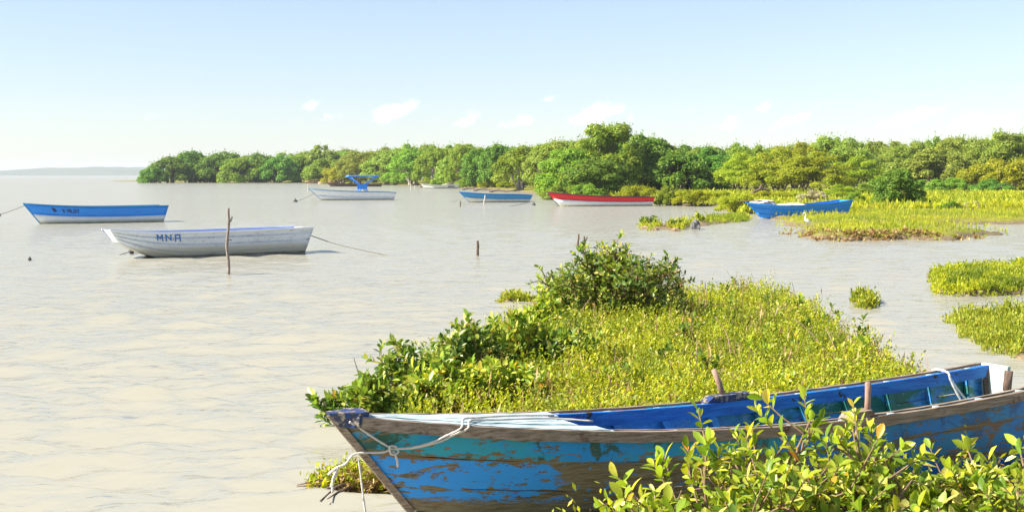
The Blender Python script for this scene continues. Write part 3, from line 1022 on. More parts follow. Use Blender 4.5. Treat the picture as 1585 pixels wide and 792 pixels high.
# ------------------------------------------------------------------ broad leaved shrubs
def leaf_shape(name, curl, fold, mat_, wide=.23):
    t = [0, .12, .35, .62, .85, 1.0]
    w = [.02, .38, .86, 1.0, .62, .0]
    vv = [(a, 0, -curl * a * a) for a in t]
    L_, R_ = [], []
    for a, b in zip(t[1:-1], w[1:-1]):
        L_.append((a, b * wide, -curl * a * a + fold * b))
        R_.append((a, -b * wide, -curl * a * a + fold * b))
    nL = len(vv)
    vv += L_ + R_
    nR = nL + len(L_)
    ff = [(0, 1, nL), (0, nR, 1)]
    for i in range(3):
        ff.append((1 + i, 2 + i, nL + i + 1, nL + i))
        ff.append((1 + i, nR + i, nR + i + 1, 2 + i))
    ff += [(4, 5, nL + 3), (4, nR + 3, 5)]
    me = bpy.data.meshes.new(name)
    me.from_pydata(vv, [], ff)
    me.polygons.foreach_set('use_smooth', [True] * len(ff))
    me.materials.append(mat_)
    return me


LEAVES = {k: [leaf_shape('leaf_shape', c, f, M[k], w) for c, f, w in ((.12, .10, .24), (.25, .06, .22), (-.05, .14, .26), (.05, .03, .20))] for k in ('leaf_shrub', 'leaf_shrub_dark')}


def shrub(name, label, loc, H, rx, ry, tips, leaf, lm, seed, group=None, nparts=300, lean=(0, 0), stem_r=.014, per=(6, 9), open_=.0, z0=.35, cat='shrub', core=0):
    r = np.random.default_rng(seed)
    root = empty(name, loc)
    tag(root, label, cat, group)
    mb = MB()
    T = []
    stems = []
    ns = max(3, min(22, tips // 9))
    for i in range(ns):
        a = r.uniform(0, 6.283)
        q = math.sqrt(r.uniform(0, 1))
        hh = H * (1 - .45 * q ** 2) * r.uniform(.62, 1.0)
        tip = Vector((math.cos(a) * q * rx + lean[0], math.sin(a) * q * ry + lean[1], hh))
        b = Vector((math.cos(a) * .12 * rx * q, math.sin(a) * .12 * ry * q, -.06))
        pts = [b]
        for t in (.25, .5, .75, 1):
            e = t ** 1.25
            pts.append(Vector((b.x + (tip.x - b.x) * e, b.y + (tip.y - b.y) * e, b.z + (tip.z - b.z) * t ** .85)) + Vector(r.normal(size=3)) * .03 * H)
        pts = catmull(pts, 3)
        mb.tube(pts, list(np.linspace(stem_r, stem_r * .35, len(pts))), 6)
        stems.append(pts)
        T.append((pts[-1], (pts[-1] - pts[-3]).normalized()))
    while len(T) < tips:
        pts = stems[int(r.integers(0, ns))]
        p = pts[int(r.integers(int(len(pts) * .4), len(pts) - 1))]
        out = Vector((p.x - lean[0] * .5, p.y - lean[1] * .5, .0))
        if out.length > 1e-4:
            out.normalize()
        d = (out * r.uniform(.2, 1.0) + Vector(r.normal(size=3)) * .55 + Vector((0, 0, r.uniform(.1, .9)))).normalized()
        ll = r.uniform(.14, .34) * H
        e = p + d * ll
        e.z = max(z0 * H * .4, min(e.z, H * 1.02))
        mid = p.lerp(e, .5) + Vector(r.normal(size=3)) * .03 * H
        mb.tube([p, mid, e], [stem_r * .45, stem_r * .32, stem_r * .2], 5, False)
        T.append((e, (e - mid).normalized()))
    mb.build('branch', M['twig'], root, True)
    mats, dist = [], []
    cloc = Vector((0, 0, CAM_H)) - Vector(loc)
    for (e, td) in T:
        k = int(r.integers(per[0], per[1] + 1))
        a0 = r.uniform(0, 6.28)
        side = td.cross(Vector((0, 0, 1)))
        if side.length < .05:
            side = Vector((1, 0, 0))
        side.normalize()
        s2 = side.cross(td).normalized()
        for j in range(k):
            a = a0 + j * 2.4
            back = (j / k) * .11 * H ** .3
            up = r.uniform(.15, .95) if j > 1 else r.uniform(.8, 1.6)
            d = (side * math.cos(a) + s2 * math.sin(a) + td * up + Vector((0, 0, .25)) + Vector(r.normal(size=3)) * .18).normalized()
            nrm = (td * 1.0 - d * d.dot(td) + Vector((-.25, 0, .35)) + Vector(r.normal(size=3)) * .25)
            nrm = (nrm - d * nrm.dot(d)).normalized()
            yv = nrm.cross(d).normalized()
            l = leaf * r.uniform(.6, 1.18)
            Mx = Matrix(((d.x, yv.x, nrm.x, 0), (d.y, yv.y, nrm.y, 0), (d.z, yv.z, nrm.z, 0), (0, 0, 0, 1)))
            p = e - td * back
            Mx = Matrix.Translation(p) @ Mx @ Matrix.Diagonal((l, l, l, 1))
            mats.append(Mx)
            dist.append((p - cloc).length - p.z * .6)
    order = np.argsort(dist)
    for i in order[:nparts]:
        o = link('leaf', LEAVES[lm][int(r.integers(0, 4))], root)
        o.matrix_basis = mats[i]
    rest = [mats[i] for i in order[nparts:]]
    if core:                     # leaves deep inside the shrub
        for _ in range(core):
            a = r.uniform(0, 6.283)
            q = math.sqrt(r.uniform(0, 1)) * .85
            z = r.uniform(.12, .88) * H * (1 - .5 * q * q)
            Rm = Quaternion(Vector(r.normal(size=3)).normalized(), r.uniform(0, 6.28)).to_matrix().to_4x4()
            l = leaf * r.uniform(.5, .9)
            rest.append(Matrix.Translation((math.cos(a) * q * rx + lean[0] * z / H, math.sin(a) * q * ry + lean[1] * z / H, z)) @ Rm @ Matrix.Diagonal((l, l, l, 1)))
    if rest:
        base = np.array([(0, 0, 0, 1), (.38, .2, .05, 1), (.72, .2, .04, 1), (1, 0, -.1, 1), (.72, -.2, .04, 1), (.38, -.2, .05, 1)]).T
        A = np.array([np.array(x) for x in rest])
        V = (A @ base)[:, :3, :].transpose(0, 2, 1).reshape(-1, 3)
        n = len(rest)
        b6 = np.arange(n)[:, None] * 6
        F = np.concatenate([b6 + np.array([[0, 1, 2, 3]]), b6 + np.array([[0, 3, 4, 5]])], 0)
        o = link('foliage', np_mesh('foliage', V, F, M[lm]), root)
        o['kind'] = 'stuff'
    return root


def spot(x, y, z=None):
    p = PX(x, y)
    return (p.x, p.y, gz(p.x, p.y) if z is None else z)


# near shrubs in front of the old boat
for (X_, Y_, H_, rx, ry, tips, sd, lab) in [
        (.98, 5.75, 1.12, .38, .38, 220, 101, 'leafy mangrove shrub before the middle of the old boat'),
        (1.42, 5.95, 1.20, .38, .36, 220, 102, 'tallest leafy mangrove shrub, topping the rail of the old boat'),
        (1.90, 6.20, 1.05, .42, .34, 200, 103, 'low leafy mangrove shrub under the wooden pin of the near rail'),
        (2.42, 6.00, 1.06, .42, .36, 230, 104, 'leafy mangrove shrub before the stern half of the old boat'),
        (2.95, 6.35, .98, .36, .34, 190, 105, 'leafy mangrove shrub before the stern corner of the old boat'),
        (.70, 5.6, .90, .28, .28, 110, 106, 'small leafy mangrove shrub beside the unpainted bare planks of the old boat'),
        (1.65, 5.35, .86, .40, .3, 140, 108, 'low mangrove shrub crowding the foot of the tallest one')]:
    shrub('mangrove_shrub', lab, (X_, Y_, .05), H_, rx, ry, tips, .078, 'leaf_shrub', sd, core=900)
# long bare twig reaching up in front of the boat rail
shrub('mangrove_sapling', 'mangrove sapling with a long arching bare branch before the near rail', (1.62, 5.75, .05), 1.16, .42, .2, 14, .085, 'leaf_shrub', 107, stem_r=.016, lean=(.22, 0))

# bush on the islet behind the bow
for (x, y, H_, rx, ry, tips, sd, lm, lab) in [
        (548, 664, .52, .38, .38, 80, 111, 'leaf_shrub_dark', 'open mangrove shrub overhanging the water beyond the bow'),
        (640, 628, .76, .40, .42, 90, 112, 'leaf_shrub_dark', 'dark mangrove shrub with long shoots behind the foredeck'),
        (722, 605, .68, .50, .50, 120, 113, 'leaf_shrub_dark', 'yellowing mangrove shrub between the dark shoots and the leafy one'),
        (800, 592, .62, .50, .50, 120, 114, 'leaf_shrub', 'leafy mangrove shrub behind the end of the foredeck'),
        (868, 590, .46, .45, .50, 100, 115, 'leaf_shrub_dark', 'low dark mangrove shrub below the round shrub'),
        (690, 652, .50, .50, .32, 110, 116, 'leaf_shrub', 'low mangrove shrub against the foredeck'),
        (600, 662, .56, .40, .34, 90, 118, 'leaf_shrub_dark', 'low dark mangrove shrub just behind the bow cap'),
        (790, 642, .40, .45, .32, 90, 119, 'leaf_shrub', 'low mangrove shrub where the foredeck meets the far rail'),
        (845, 530, .42, .40, .45, 70, 117, 'leaf_shrub', 'small mangrove shrub at the foot of the round shrub, by the water')]:
    p = PX(x, y)
    shrub('mangrove_shrub', lab, (p.x, p.y, max(-.05, gz(p.x, p.y))), H_, rx, ry, tips, .098, lm, sd, core=420)
# the round shrub
p = PX(955, 512)
shrub('round_shrub', 'big round dark mangrove shrub in the middle of the islet', (p.x, p.y, gz(p.x, p.y)), 1.10, 1.20, 1.0, 520, .090, 'leaf_shrub_dark', 121, core=2600, stem_r=.020)
shrub('mangrove_sapling', 'upright mangrove sapling sticking out of the top of the round shrub', (p.x + .02, p.y + .1, gz(p.x, p.y)), 1.36, .26, .2, 54, .095, 'leaf_shrub', 122, stem_r=.016)
shrub('mangrove_shrub', 'brighter mangrove shrub leaning on the water side of the round shrub', (p.x - .72, p.y + .1, gz(p.x - .72, p.y + .1)), .80, .48, .5, 130, .085, 'leaf_shrub', 123, core=500)
# scattered seedlings
for (x, y, H_, rx, tips, sd, lab) in [
        (1140, 470, .42, .12, 7, 131, 'thin mangrove seedling at the far edge of the islet'),
        (1205, 520, .55, .30, 16, 132, 'straggly mangrove shrub in the middle of the bright ground cover'),
        (1265, 525, .62, .26, 9, 133, 'mangrove seedling with an arm reaching over the channel'),
        (1180, 560, .36, .16, 8, 134, 'dark mangrove seedling behind the leaning wooden pin'),
        (1098, 630, .34, .10, 6, 135, 'mangrove seedling with orange leaves behind the far rail'),
        (1165, 455, .36, .2, 7, 136, 'small mangrove seedling beside the thin one at the far edge'),
        (960, 632, .28, .16, 8, 137, 'browning seedling just behind the far rail'),
        (1225, 640, .24, .25, 14, 138, 'low dark seedling between the two wooden pins')]:
    p = PX(x, y)
    shrub('mangrove_seedling', lab, (p.x, p.y, gz(p.x, p.y)), H_, rx, rx, tips, .085, 'leaf_shrub_dark' if sd % 2 else 'leaf_shrub', sd, stem_r=.009, cat='seedling')
rs_ = np.random.default_rng(9)
for i, (x, y) in enumerate([(1010, 545), (1060, 505), (1120, 520), (1085, 570), (1240, 575), (1320, 560), (1150, 600), (1020, 600), (940, 590), (1290, 500), (1210, 470), (1100, 480), (1350, 590), (1180, 500), (985, 620), (1250, 545)]):
    p = PX(x + rs_.uniform(-15, 15), y)
    shrub('marsh_seedling', 'small leafy seedling poking out of the bright ground cover of the islet', (p.x, p.y, gz(p.x, p.y)), rs_.uniform(.34, .5), .13, .13, int(rs_.integers(5, 12)), .075, 'leaf_shrub_dark' if i % 2 else 'leaf_shrub', 300 + i, 'seedlings in the islet ground cover', stem_r=.008, cat='seedling', nparts=60)
mb = MB()
for i in range(46):                       # dry twigs lying and standing in the cover
    x, y = rs_.uniform(880, 1400), rs_.uniform(470, 630)
    p = PX(x, y)
    if sdist(ISLE, np.array([p.x]), np.array([p.y]))[0] < .3:
        continue
    z_ = gz(p.x, p.y) + .05
    d = Vector((rs_.normal(), rs_.normal(), rs_.uniform(.2, 1.1))).normalized() * rs_.uniform(.3, .6)
    b_ = Vector((p.x, p.y, z_))
    mb.tube(catmull([b_, b_ + d * .5 + Vector(rs_.normal(size=3)) * .04, b_ + d], 4), list(np.linspace(.009, .003, 9)), 5)
tag(mb.build('dry_twigs', M['stake_pale'], smooth=True), 'dry bare twigs sticking out of the islet ground cover', 'twigs', kind='stuff')
for (x0, y0, x1, y1, lab) in [(547, 552, 566, 640, 'thin bare shoot standing up from the shrub beyond the bow'), (874, 403, 886, 470, 'thin bare shoot rising at the water side of the round shrub'),
                              (1010, 488, 960, 520, 'pale bare branch lying across the front of the round shrub')]:
    b_ = PX(x1, y1)
    t_ = PD(x0, y0, b_.y - .1)
    b_.z = max(0, gz(b_.x, b_.y))
    mb = MB()
    mb.tube(catmull([b_, b_.lerp(t_, .5) + Vector((.02, 0, 0)), t_], 5), list(np.linspace(.010, .004, 11)), 6)
    tag(mb.build('bare_shoot', M['stake_mid'], smooth=True), lab, 'twig')
# clump under the bow
p = PX(556, 762)
bow_clump = np.array([(p.x + a, p.y + b) for a, b in [(-.42, .0), (-.3, .35), (-.05, .5), (.25, .3), (.34, -.05), (.2, -.35), (-.1, -.3)]])
for nm, lb, n, hr, mt, sd in [('bow_litter', 'brown rooty litter heap under the bow of the old boat', 900, (.05, .26), 'leaf_brown', 141), ('bow_plants', 'yellow green plants sprouting from the litter under the bow', 520, (.08, .36), 'succulent', 146)]:
    q = in_poly(bow_clump, n, sd, .05)
    rr_ = np.random.default_rng(sd)
    H = hr[0] + (hr[1] - hr[0]) * rr_.uniform(0, 1, n) * np.clip(sdist(bow_clump, q[:, 0], q[:, 1]) / .25, .2, 1)
    V, F = sprigs(np.column_stack([q, np.full(n, -.05)]), H, 8, .05, sd, elev=(-10, 75), wid=.2, lean=.4)
    tag(link(nm, np_mesh(nm, V, F, M[mt])), lb, 'plants', kind='stuff')
mb = MB()
rr_ = np.random.default_rng(3)
for i in range(9):
    a = rr_.uniform(2.2, 4.4)
    b0 = Vector((p.x, p.y, .03))
    mb.tube(catmull([b0, b0 + Vector((math.cos(a) * .22, math.sin(a) * .2, rr_.uniform(.02, .1))), b0 + Vector((math.cos(a) * .45, math.sin(a) * .4, rr_.uniform(-.06, .06)))], 4), list(np.linspace(.014, .004, 9)), 5)
tag(mb.build('driftwood', M['stake'], smooth=True), 'dark forked roots lying in the water under the bow', 'driftwood')

# ------------------------------------------------------------------ boats
class Hull:
    """x: bow (0) to stern (L); y: + one side, - the other; v: 0 chine .. 1 sheer"""
    def __init__(s, L, B, zb, zm, zs, um=.55, k=.8, ub=.6, st=.15, b0=.0, rb=.6, rs=.12, flare=.62, zbot=0.0, rock=.12, rocks=.03, bulge=.03):
        s.__dict__.update(locals())

    def sheer(s, u):
        return s.zm + ((s.zb - s.zm) * ((s.um - u) / s.um) ** 2 if u < s.um else (s.zs - s.zm) * ((u - s.um) / (1 - s.um)) ** 2)

    def half(s, u):
        f = math.sin(min(1, max(0, u) / s.ub) * math.pi / 2) ** s.k if u > 0 else 0
        f = s.b0 + (1 - s.b0) * f
        return s.B / 2 * f * (1 - s.st * max(0, (u - s.ub) / (1 - s.ub)) ** 2)

    def p(s, u, v, side, off=0.0):
        bg = s.half(u)
        bb = bg * s.flare
        x = (u * s.L) * v + (s.rb + u * (s.L - s.rb - s.rs)) * (1 - v)
        zt = s.sheer(u)
        zl = s.zbot + (s.rock * ((.4 - u) / .4) ** 2 if u < .4 else 0) + (s.rocks * ((u - .6) / .4) ** 2 if u > .6 else 0)
        y = bb + (bg - bb) * v + s.bulge * math.sin(math.pi * v) * min(1, bg / (s.B / 2))
        z = zl + (zt - zl) * v
        return Vector((x, side * max(0.0, y + off), z))


def plank(hull, v0, v1, side, t=.022, nu=40, nv=4, u0=0.0, u1=1.0, lap=.006, wav=.0, seed=0):
    """one strake: outer skin + inner skin + edges; material 0 outside, 1 inside"""
    mb = MB()
    r = random.Random(seed)
    ph = r.uniform(0, 6)
    O, I = [], []
    for i in range(nu + 1):
        u = u0 + (u1 - u0) * i / nu
        ro, ri = [], []
        w0 = wav * (math.sin(u * 31 + ph) + .6 * math.sin(u * 73 + ph * 2))
        for j in range(nv + 1):
            q = j / nv
            v = v0 + (v1 - v0) * q
            if j == 0:
                v += w0 * .4
            off = lap * (1 - q)
            ro.append(hull.p(u, v, side, off))
            pi = hull.p(u, v, side, off - t)
            ri.append(pi)
        O.append(ro)
        I.append(ri)
    nvv = nv + 1
    vv = [q for r_ in O for q in r_] + [q for r_ in I for q in r_]
    n0 = (nu + 1) * nvv
    fo, fi, fe = [], [], []
    for i in range(nu):
        for j in range(nv):
            a, b, c, d = i * nvv + j, (i + 1) * nvv + j, (i + 1) * nvv + j + 1, i * nvv + j + 1
            fo.append((a, b, c, d) if side < 0 else (d, c, b, a))
            a, b, c, d = a + n0, b + n0, c + n0, d + n0
            fi.append((d, c, b, a) if side < 0 else (a, b, c, d))
        for j in (0, nv):
            a, b = i * nvv + j, (i + 1) * nvv + j
            fe.append((a, b, b + n0, a + n0))
    for i in (0, nu):
        for j in range(nv):
            a, b = i * nvv + j, i * nvv + j + 1
            fe.append((a, b, b + n0, a + n0))
    mb.v = vv
    mb.f = fo + fi + fe
    mb.m = [0] * len(fo) + [1] * len(fi) + [0] * len(fe)
    mb.uv = [(u0 + (u1 - u0) * i / nu, v0 + (v1 - v0) * j / nv) for i in range(nu + 1) for j in range(nvv)] * 2
    return mb


def strip(path_a, path_b, path_c, path_d):
    """a long four-sided rail from four edge paths"""
    mb = MB()
    n = len(path_a)
    vv = []
    for i in range(n):
        vv += [path_a[i], path_b[i], path_c[i], path_d[i]]
    ff = []
    for i in range(n - 1):
        for k in range(4):
            k2 = (k + 1) % 4
            ff.append((i * 4 + k, (i + 1) * 4 + k, (i + 1) * 4 + k2, i * 4 + k2))
    ff.append((0, 1, 2, 3))
    ff.append(((n - 1) * 4 + 3, (n - 1) * 4 + 2, (n - 1) * 4 + 1, (n - 1) * 4))
    mb.add(vv, ff)
    return mb


def rail(hull, side, o0, o1, z0, z1, u0=0.0, u1=1.0, n=48, jig=0.0, seed=0):
    r = random.Random(seed)
    A, Bq, Cq, Dq = [], [], [], []
    for i in range(n + 1):
        u = u0 + (u1 - u0) * i / n
        p = hull.p(u, 1, side)
        b = abs(p.y)
        def q(o, z):
            return Vector((p.x, side * max(.0, b + o), p.z + z + r.uniform(-jig, jig)))
        A.append(q(o0, z0))
        Bq.append(q(o1, z0 + (r.uniform(-jig, jig))))
        Cq.append(q(o1, z1))
        Dq.append(q(o0, z1))
    return strip(A, Bq, Cq, Dq)


def bottom(hull, n=40, t=.03):
    mb = MB()
    vv = []
    for i in range(n + 1):
        u = i / n
        a, b = hull.p(u, 0, 1, -.004), hull.p(u, 0, -1, -.004)
        for dz in (0, t):
            vv.append(a + Vector((0, 0, dz)))
            vv.append(b + Vector((0, 0, dz)))
    ff = []
    for i in range(n):
        k = i * 4
        ff += [(k, k + 4, k + 5, k + 1), (k + 2, k + 3, k + 7, k + 6), (k, k + 2, k + 6, k + 4), (k + 1, k + 5, k + 7, k + 3)]
    ff += [(0, 1, 3, 2), (n * 4, n * 4 + 2, n * 4 + 3, n * 4 + 1)]
    mb.add(vv, ff)
    return mb


def cross_panel(hull, u, v0, v1, f0=-1.0, f1=1.0, t=.035, dx=0.0, top=0.0, mi=0):
    """board across the hull at station u (transoms), f: fraction of the half breadth"""
    mb = MB()
    vv = []
    for ddx in (0, t):
        for (v, f) in ((v0, f0), (v0, f1), (v1, f1), (v1, f0)):
            p = hull.p(u, v, 1, -.004)
            vv.append(Vector((p.x + dx - ddx, p.y * f, p.z + (top if v == v1 else 0))))
    ff = [(0, 1, 2, 3), (7, 6, 5, 4), (0, 4, 5, 1), (1, 5, 6, 2), (2, 6, 7, 3), (3, 7, 4, 0)]
    mb.add(vv, ff, mi)
    return mb


def decal(hull, side, u0, u1, v0, v1, strokes, w, mat_, parent, name='lettering'):
    """painted strokes laid 4 mm proud of the planking"""
    mb = MB()
    du = (u1 - u0) * hull.L
    dv = (v1 - v0) * (hull.zm - hull.zbot)
    for st in strokes:
        for (a, b) in zip(st[:-1], st[1:]):
            d = Vector(((b[0] - a[0]) * du, (b[1] - a[1]) * dv))
            if d.length < 1e-6:
                continue
            d.normalize()
            n_ = Vector((-d.y, d.x)) * w / 2
            e = d * w / 2
            cs = [(a, 1, -1), (a, -1, -1), (b, -1, 1), (b, 1, 1)]
            vv = []
            for (q, sgn, es) in cs:
                uu = u0 + (u1 - u0) * q[0] + (n_.x * sgn + e.x * es) / hull.L
                vq = v0 + (v1 - v0) * q[1] + (n_.y * sgn + e.y * es) / (hull.zm - hull.zbot)
                vv.append(hull.p(uu, vq, side, .012))
            mb.add(vv, [(0, 1, 2, 3)])
    return mb.build(name, mat_, parent)


# ---- the old boat in the foreground
m = NT('old_boat_outside')
tcn = m.n('ShaderNodeTexCoord')
sp = m.n('ShaderNodeSeparateXYZ')
m.l(tcn.outputs['Object'], sp.inputs[0])
xx, zz = sp.outputs[0], sp.outputs[2]
vA = m.coord('Object', (1.0, 1.0, 2.2))
vB = m.coord('Object', (1.6, 4, 7))
vC = m.coord('Object', (5, 9, 14))
nA = m.noise(vA, 1.7, 5, .6, .4)
nB = m.noise(vB, 1.5, 7, .68, .5)
nC = m.noise(vC, 2.2, 6, .7)
grain = m.noise(m.coord('Object', (1.2, 20, 60)), 2.0, 5, .65)
wood = m.ramp(grain, [(.25, (.080, .060, .030)), (.5, (.175, .145, .080)), (.75, (.28, .245, .17))])
wood = m.mix(m.math('MULTIPLY', m.step(nA, .50, .66), .85), wood, (.22, .105, .040))           # rust brown stain
wood = m.mix(m.math('MULTIPLY', m.step(nB, .60, .72), .75), wood, (.035, .028, .020))
wood = m.mix(m.math('MULTIPLY', m.step(nB, .30, .40), .0), wood, (.3, .3, .3))
blue = m.mix(m.step(nA, .38, .60), (.014, .27, .70), (.025, .32, .42))                            # blue to teal
blue = m.mix(m.math('MULTIPLY', m.step(nC, .56, .66), .6), blue, (.02, .30, .75))
blue = m.mix(m.math('MULTIPLY', m.step(m.noise(m.coord('Object', (1.3, 1, 1.6), (4, 2, 7)), 2.6, 6, .62, .6), .52, .58), .9), blue, (.030, .085, .035))  # dark green
blue = m.mix(m.math('MULTIPLY', m.step(xx, 2.4, 3.6), .6), blue, (.006, .10, .42))
# paint survives on the top strake, at the bow and on the quarter; planks are worn bare between and along the seams
uvn = m.n('ShaderNodeTexCoord')
su = m.n('ShaderNodeSeparateXYZ')
m.l(uvn.outputs['UV'], su.inputs[0])
U_, V_ = su.outputs[0], su.outputs[1]
cB = m.math('SUBTRACT', nB, .5)
cC = m.math('SUBTRACT', nC, .5)
k_top = m.step(m.math('ADD', V_, m.math('MULTIPLY', cB, .10)), .685, .70)
k_bow = m.math('MULTIPLY', m.math('SUBTRACT', 1.0, m.step(m.math('ADD', U_, m.math('MULTIPLY', cB, .16)), .185, .20)), m.step(m.math('ADD', V_, m.math('MULTIPLY', cC, .30)), .30, .34))
k_stern = m.math('MULTIPLY', m.step(m.math('ADD', U_, m.math('MULTIPLY', cB, .25)), .50, .54), m.step(nA, .66, .58))
keep = m.math('MAXIMUM', m.math('MAXIMUM', k_top, k_bow), k_stern)
seam = m.math('MINIMUM', m.math('ABSOLUTE', m.math('SUBTRACT', V_, .70)), m.math('ADD', m.math('ABSOLUTE', m.math('SUBTRACT', V_, .42)), .012))
wear = m.math('SUBTRACT', 1.0, m.step(m.math('ADD', seam, m.math('MULTIPLY', cB, .26)), .010, .022))
top_wear = m.step(m.math('ADD', V_, m.math('MULTIPLY', cB, .5)), .98, 1.0)
keep = m.math('MULTIPLY', keep, m.math('SUBTRACT', 1.0, m.math('MAXIMUM', m.math('MAXIMUM', wear, top_wear), m.math('MAXIMUM', m.step(nC, .575, .59), m.step(nB, .57, .585)))))
fleck = m.math('MULTIPLY', m.step(nC, .405, .38), m.math('MULTIPLY', m.step(V_, .24, .30), m.step(nA, .60, .50)))
keep = m.math('MAXIMUM', keep, fleck)
blue = m.mix(m.math('MULTIPLY', m.math('SUBTRACT', 1.0, k_top), m.math('SUBTRACT', 1.0, m.step(U_, .3, .5))), blue, (.030, .30, .80))
colr = m.mix(keep, wood, blue)
h_ = m.math('ADD', m.math('MULTIPLY', keep, .6), m.math('MULTIPLY', grain, .5))
m.principled(colr, m.math('SUBTRACT', .8, m.math('MULTIPLY', keep, .25)), .35, m.bump(h_, .5, .006))
M['old_out'] = m.mat

m = NT('old_boat_inside')
nA = m.noise(m.coord('Object', (1.0, 1, 2.0)), 1.6, 5, .6, .4)
nC = m.noise(m.coord('Object', (4, 9, 9)), 2.0, 6, .7)
c = m.mix(m.step(nC, .40, .60), (.022, .17, .52), (.06, .31, .66))
tcn = m.n('ShaderNodeTexCoord')
sp = m.n('ShaderNodeSeparateXYZ')
m.l(tcn.outputs['Object'], sp.inputs[0])
grn = m.math('MULTIPLY', m.step(nA, .39, .47), m.step(sp.outputs[0], 2.9, 4.0))
c = m.mix(grn, c, (.018, .15, .12))
c = m.mix(m.math('MULTIPLY', m.step(nC, .63, .67), .7), c, (.05, .10, .10))
c = m.mix(m.math('MULTIPLY', m.step(nC, .45, .38), .65), c, (.18, .38, .48))
m.principled(c, .55, .35, m.bump(nC, .25, .004))
M['old_in'] = m.mat

m = NT('old_rail_wood')
g1 = m.noise(m.coord('Object', (1.6, 30, 40)), 2, 6, .65)
g2 = m.noise(m.coord('Object', (2.6, 2, 3)), 1.8, 5, .6)
c = m.ramp(g1, [(.28, (.10, .07, .045)), (.5, (.25, .19, .14)), (.75, (.44, .36, .29))])
c = m.mix(m.math('MULTIPLY', m.step(g2, .55, .66), .85), c, (.085, .030, .012))
c = m.mix(m.math('MULTIPLY', m.step(g2, .36, .30), .5), c, (.30, .30, .45))
m.principled(c, .8, .25, m.bump(g1, .5, .006))
M['old_rail'] = m.mat

m = NT('old_rail_blue')
g1 = m.noise(m.coord('Object', (1.6, 14, 18)), 2, 6, .68)
g2 = m.noise(m.coord('Object', (2.2, 3, 3)), 2.0, 6, .65)
c = m.mix(m.step(g1, .4, .6), (.012, .12, .46), (.025, .20, .62))
c = m.mix(m.step(g2, .63, .67), c, (.03, .028, .03))
c = m.mix(m.math('MULTIPLY', m.step(g2, .33, .30), .7), c, (.17, .10, .12))
m.principled(c, .6, .3, m.bump(g1, .35, .005))
M['old_rail_blue'] = m.mat

m = NT('old_white_paint')
g1 = m.noise(m.coord('Object', (3, 3, 4)), 2.4, 6, .65)
g2 = m.noise(m.coord('Object', (14, 14, 14)), 2, 5, .65)
c = m.mix(m.step(g1, .44, .60), (.60, .57, .48), (.34, .50, .41))
c = m.mix(m.step(g2, .66, .70), c, (.30, .22, .15))
m.principled(c, .65, .3, m.bump(g2, .3, .004))
M['old_white'] = m.mat
m = NT('old_deck_paint')
g1 = m.noise(m.coord('Object', (2, 9, 9)), 2.0, 7, .68)
c = m.mix(m.step(g1, .35, .55), (.24, .34, .37), (.45, .53, .55))
c = m.mix(m.step(g1, .62, .68), c, (.20, .19, .20))
m.principled(c, .7, .3, m.bump(g1, .5, .006))
M['old_deck'] = m.mat
m = NT('old_bow_paint')
g1 = m.noise(m.coord('Object', (9, 9, 9)), 2.0, 7, .68)
c = m.mix(m.step(g1, .42, .5), (.010, .045, .20), (.04, .045, .07))
c = m.mix(m.step(g1, .53, .60), c, (.30, .25, .20))
m.principled(c, .6, .35, m.bump(g1, .5, .006))
M['old_bow'] = m.mat

TH = .507
hull = Hull(5.9304, 1.0247, .9245, .6545, .7495, um=.5833, k=.8164, ub=.6159, st=.1451, rb=.62, rs=.10, flare=.66, zbot=.05, rock=.10, rocks=.02, bulge=.035)
boat = empty('old_boat', (-1.0298, 7.3511, 0), TH)
tag(boat, 'weathered old wooden boat with peeling blue paint, grounded at the marsh islet', 'boat')
NEAR, FARS = -1, 1
vb = [0, .20, .42, .70, 1.0]
for side in (NEAR, FARS):
    for i in range(4):
        plank(hull, vb[i], vb[i + 1] - .004, side, t=.024, nu=56, nv=4, lap=.010 if i else .0, wav=.02, seed=i + 3).build('hull_plank', [M['old_out'], M['old_in']], boat, False)
    # rub rail outside, inner rail inside with spacers between
    rail(hull, side, .004, .034, -.058, .012, .02, .995, 70, .0022, 5).build('rub_rail', M['old_rail'], boat)
    rail(hull, side, -.088, -.062, -.088, .006, .245, .985, 60, .0015, 6).build('inner_rail', M['old_rail_blue'] if side == FARS else M['old_rail'], boat)
    for k, u in enumerate([.285, .36, .435, .51, .585, .66, .735, .81, .885, .955]):
        mb = MB()
        pts = []
        for v in (.04, .25, .5, .75, .93):
            pts.append(hull.p(u, v, side, -.045))
        # rib: tapered four sided bar down the side
        vv = []
        for q, v in enumerate((.04, .3, .6, .86, .985)):
            a = hull.p(u, v, side, -.024)
            w = .020 + .003 * q
            d = .040 + .006 * (4 - q)
            for (ex, ey) in ((-w, 0), (w, 0), (w, -d), (-w, -d)):
                vv.append(a + Vector((ex, side * ey, 0)))
        ff = []
        for q in range(4):
            for kk in range(4):
                k2 = (kk + 1) % 4
                ff.append((q * 4 + kk, q * 4 + k2, (q + 1) * 4 + k2, (q + 1) * 4 + kk))
        ff += [(3, 2, 1, 0), (16, 17, 18, 19)]
        mb.add(vv, ff)
        rib = mb.build('rib', M['old_in'], boat)
        mb = MB()
        a = hull.p(u, 1, side, -.043)
        mb.box(a + Vector((0, 0, -.028)), (.058, .036, .062), None, bev=.004)
        mb.build('spacer_block', M['old_deck'], rib)
bottom(hull).build('bottom_board', M['old_in'], boat)
